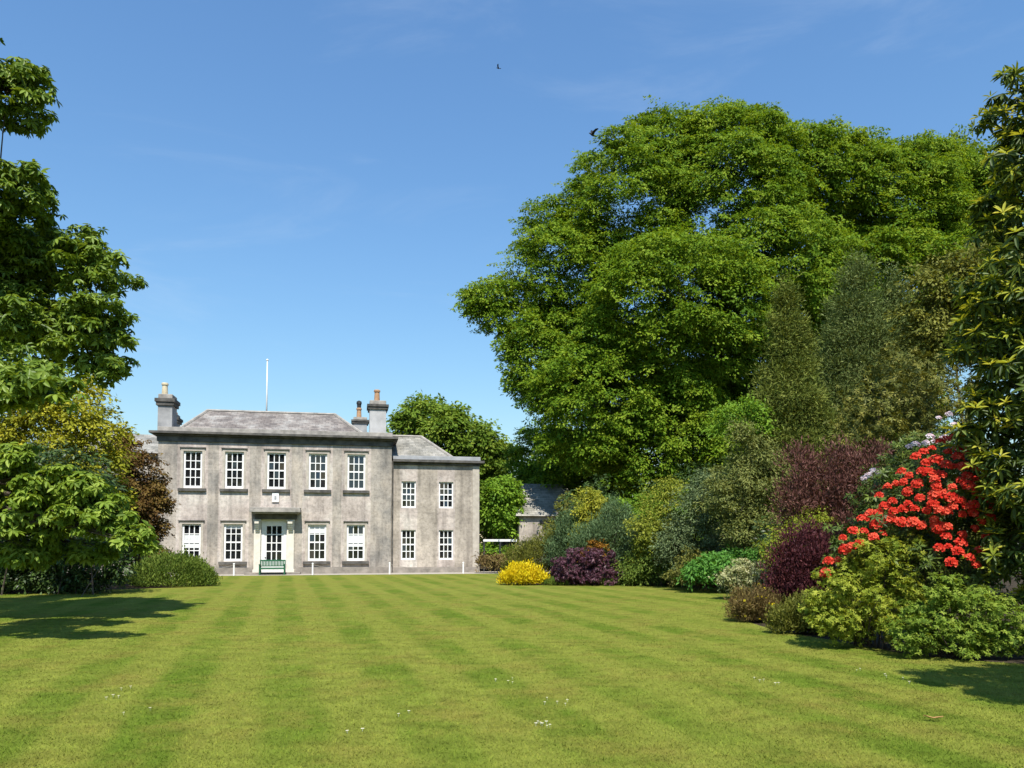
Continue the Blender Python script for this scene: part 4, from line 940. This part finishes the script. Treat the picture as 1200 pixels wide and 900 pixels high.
# ------------------------------------------------------------------ small things
# daisies
rg = np.random.default_rng(90)
M_core = simple('daisy_yellow', (0.6,0.42,0.02), (0.7,0.5,0.03), 9, .8, .1)
b = MB()
for i in range(11):
    a = i*6.283/11; d = np.array([math.cos(a), math.sin(a), 0]); s = np.array([-d[1], d[0], 0])
    b.poly([d*.004+UP*.035, d*.012+s*.0035+UP*.037, d*.019+UP*.034, d*.012-s*.0035+UP*.037])
b.tube([(0,0,0),(0,0,.033)], .0012, 4)
petal_me = b.build('petals', M_white).data
b = MB(); b.lathe(0,0,[(.0045,.034),(.0045,.0375),(.002,.040)],8); core_me = b.build('core', M_core).data
for nme in ('petals','core'): bpy.data.objects.remove(bpy.data.objects[nme])
cl = [(630,848,7),(656,824,3),(645,822,2),(590,795,2),(597,798,3),(888,797,3),(903,800,2),(1030,790,2),(1052,798,2),(998,785,2),(148,814,3),(172,829,2),(163,804,2),(473,837,2),(415,857,2),(1140,775,0)]
for px, py, k in cl:
    q = gp(px, py)
    for i in range(k):
        t = thing('daisy', 'tiny white daisy in the mown grass', 'flower', (q[0]+rg.normal()*.07, q[1]+rg.normal()*.14, 0), rg.uniform(0,6), 'white daisies scattered over the lawn')
        s = rg.uniform(.6,1.1); t.scale = (s,s,1)
        for nm_, me in (('petals',petal_me),('core',core_me)):
            o = bpy.data.objects.new(nm_, me); COL.objects.link(o); o.parent = t
# fallen leaf
q = gp(1088, 843); M_dead = simple('dead_leaf', (0.30,0.17,0.06), (0.42,0.26,0.10), 30, .7, .2)
b = MB()
for k in range(4):
    x0, x1 = -.1+.05*k, -.05+.05*k; w0, w1 = .03*math.sin(math.pi*k/4), .03*math.sin(math.pi*(k+1)/4); z0, z1 = .035+.012*abs(k-2), .035+.012*abs(k-1)
    b.quad((x0,0,z0),(x1,0,z1),(x1,w1,z1+.012),(x0,w0,z0+.012)); b.quad((x0,-w0,z0+.012),(x1,-w1,z1+.012),(x1,0,z1),(x0,0,z0))
o = b.build('fallen_leaf', M_dead); o.location = q; o.rotation_euler = (0,0,-.3); o['label'] = 'dry tan fallen leaf lying on the lawn at lower right'; o['category'] = 'leaf'
# birds
M_bird = simple('black_feather', (0.012,0.012,0.014), (0.03,0.03,0.034), 20, .6, .3)
def bird(lab, loc, rot, s, flap):
    b = MB()
    prof = [(-.24,.004),(-.18,.035),(-.08,.07),(.03,.08),(.12,.06),(.17,.045),(.21,.05),(.25,.03),(.31,.004)]
    b.tube([(0,y,.02*math.sin(y*4)) for y,_ in prof], [r for _,r in prof], 8)
    for sg in (-1,1):
        pr = [(.05,.10,-.10,.03),(.22,.13,-.06,.03+flap*.10),(.40,.08,-.10,.03+flap*.2),(.52,-.02,-.12,.03+flap*.24)]
        for (xa,fa,ra,za),(xb,fb,rb,zb) in zip(pr[:-1], pr[1:]):
            for dz in (0,.012):
                P = [(sg*xa,fa,za+dz),(sg*xb,fb,zb+dz),(sg*xb,rb,zb+dz),(sg*xa,ra,za+dz)]; b.quad(*(P if dz else P[::-1]))
    b.poly([(-.05,-.2,.0),(.05,-.2,.0),(.08,-.38,.0),(-.08,-.38,.0)]); b.poly([(-.05,-.2,.012),(-.08,-.38,.012),(.08,-.38,.012),(.05,-.2,.012)])
    o = b.build('bird', M_bird, None, smooth=False); o.location = [float(c) for c in loc]; o.rotation_euler = rot; o.scale = (s,s,s)
    o['label'] = lab; o['category'] = 'bird'
bird('small dark bird flying high in the open sky', W(584,80,60), (R(20),0,R(70)), .62, 1.0)
bird('black crow flying close to the upper left of the beech crown', W(694,158,44), (R(15),R(-20),R(110)), .8, 1.6)
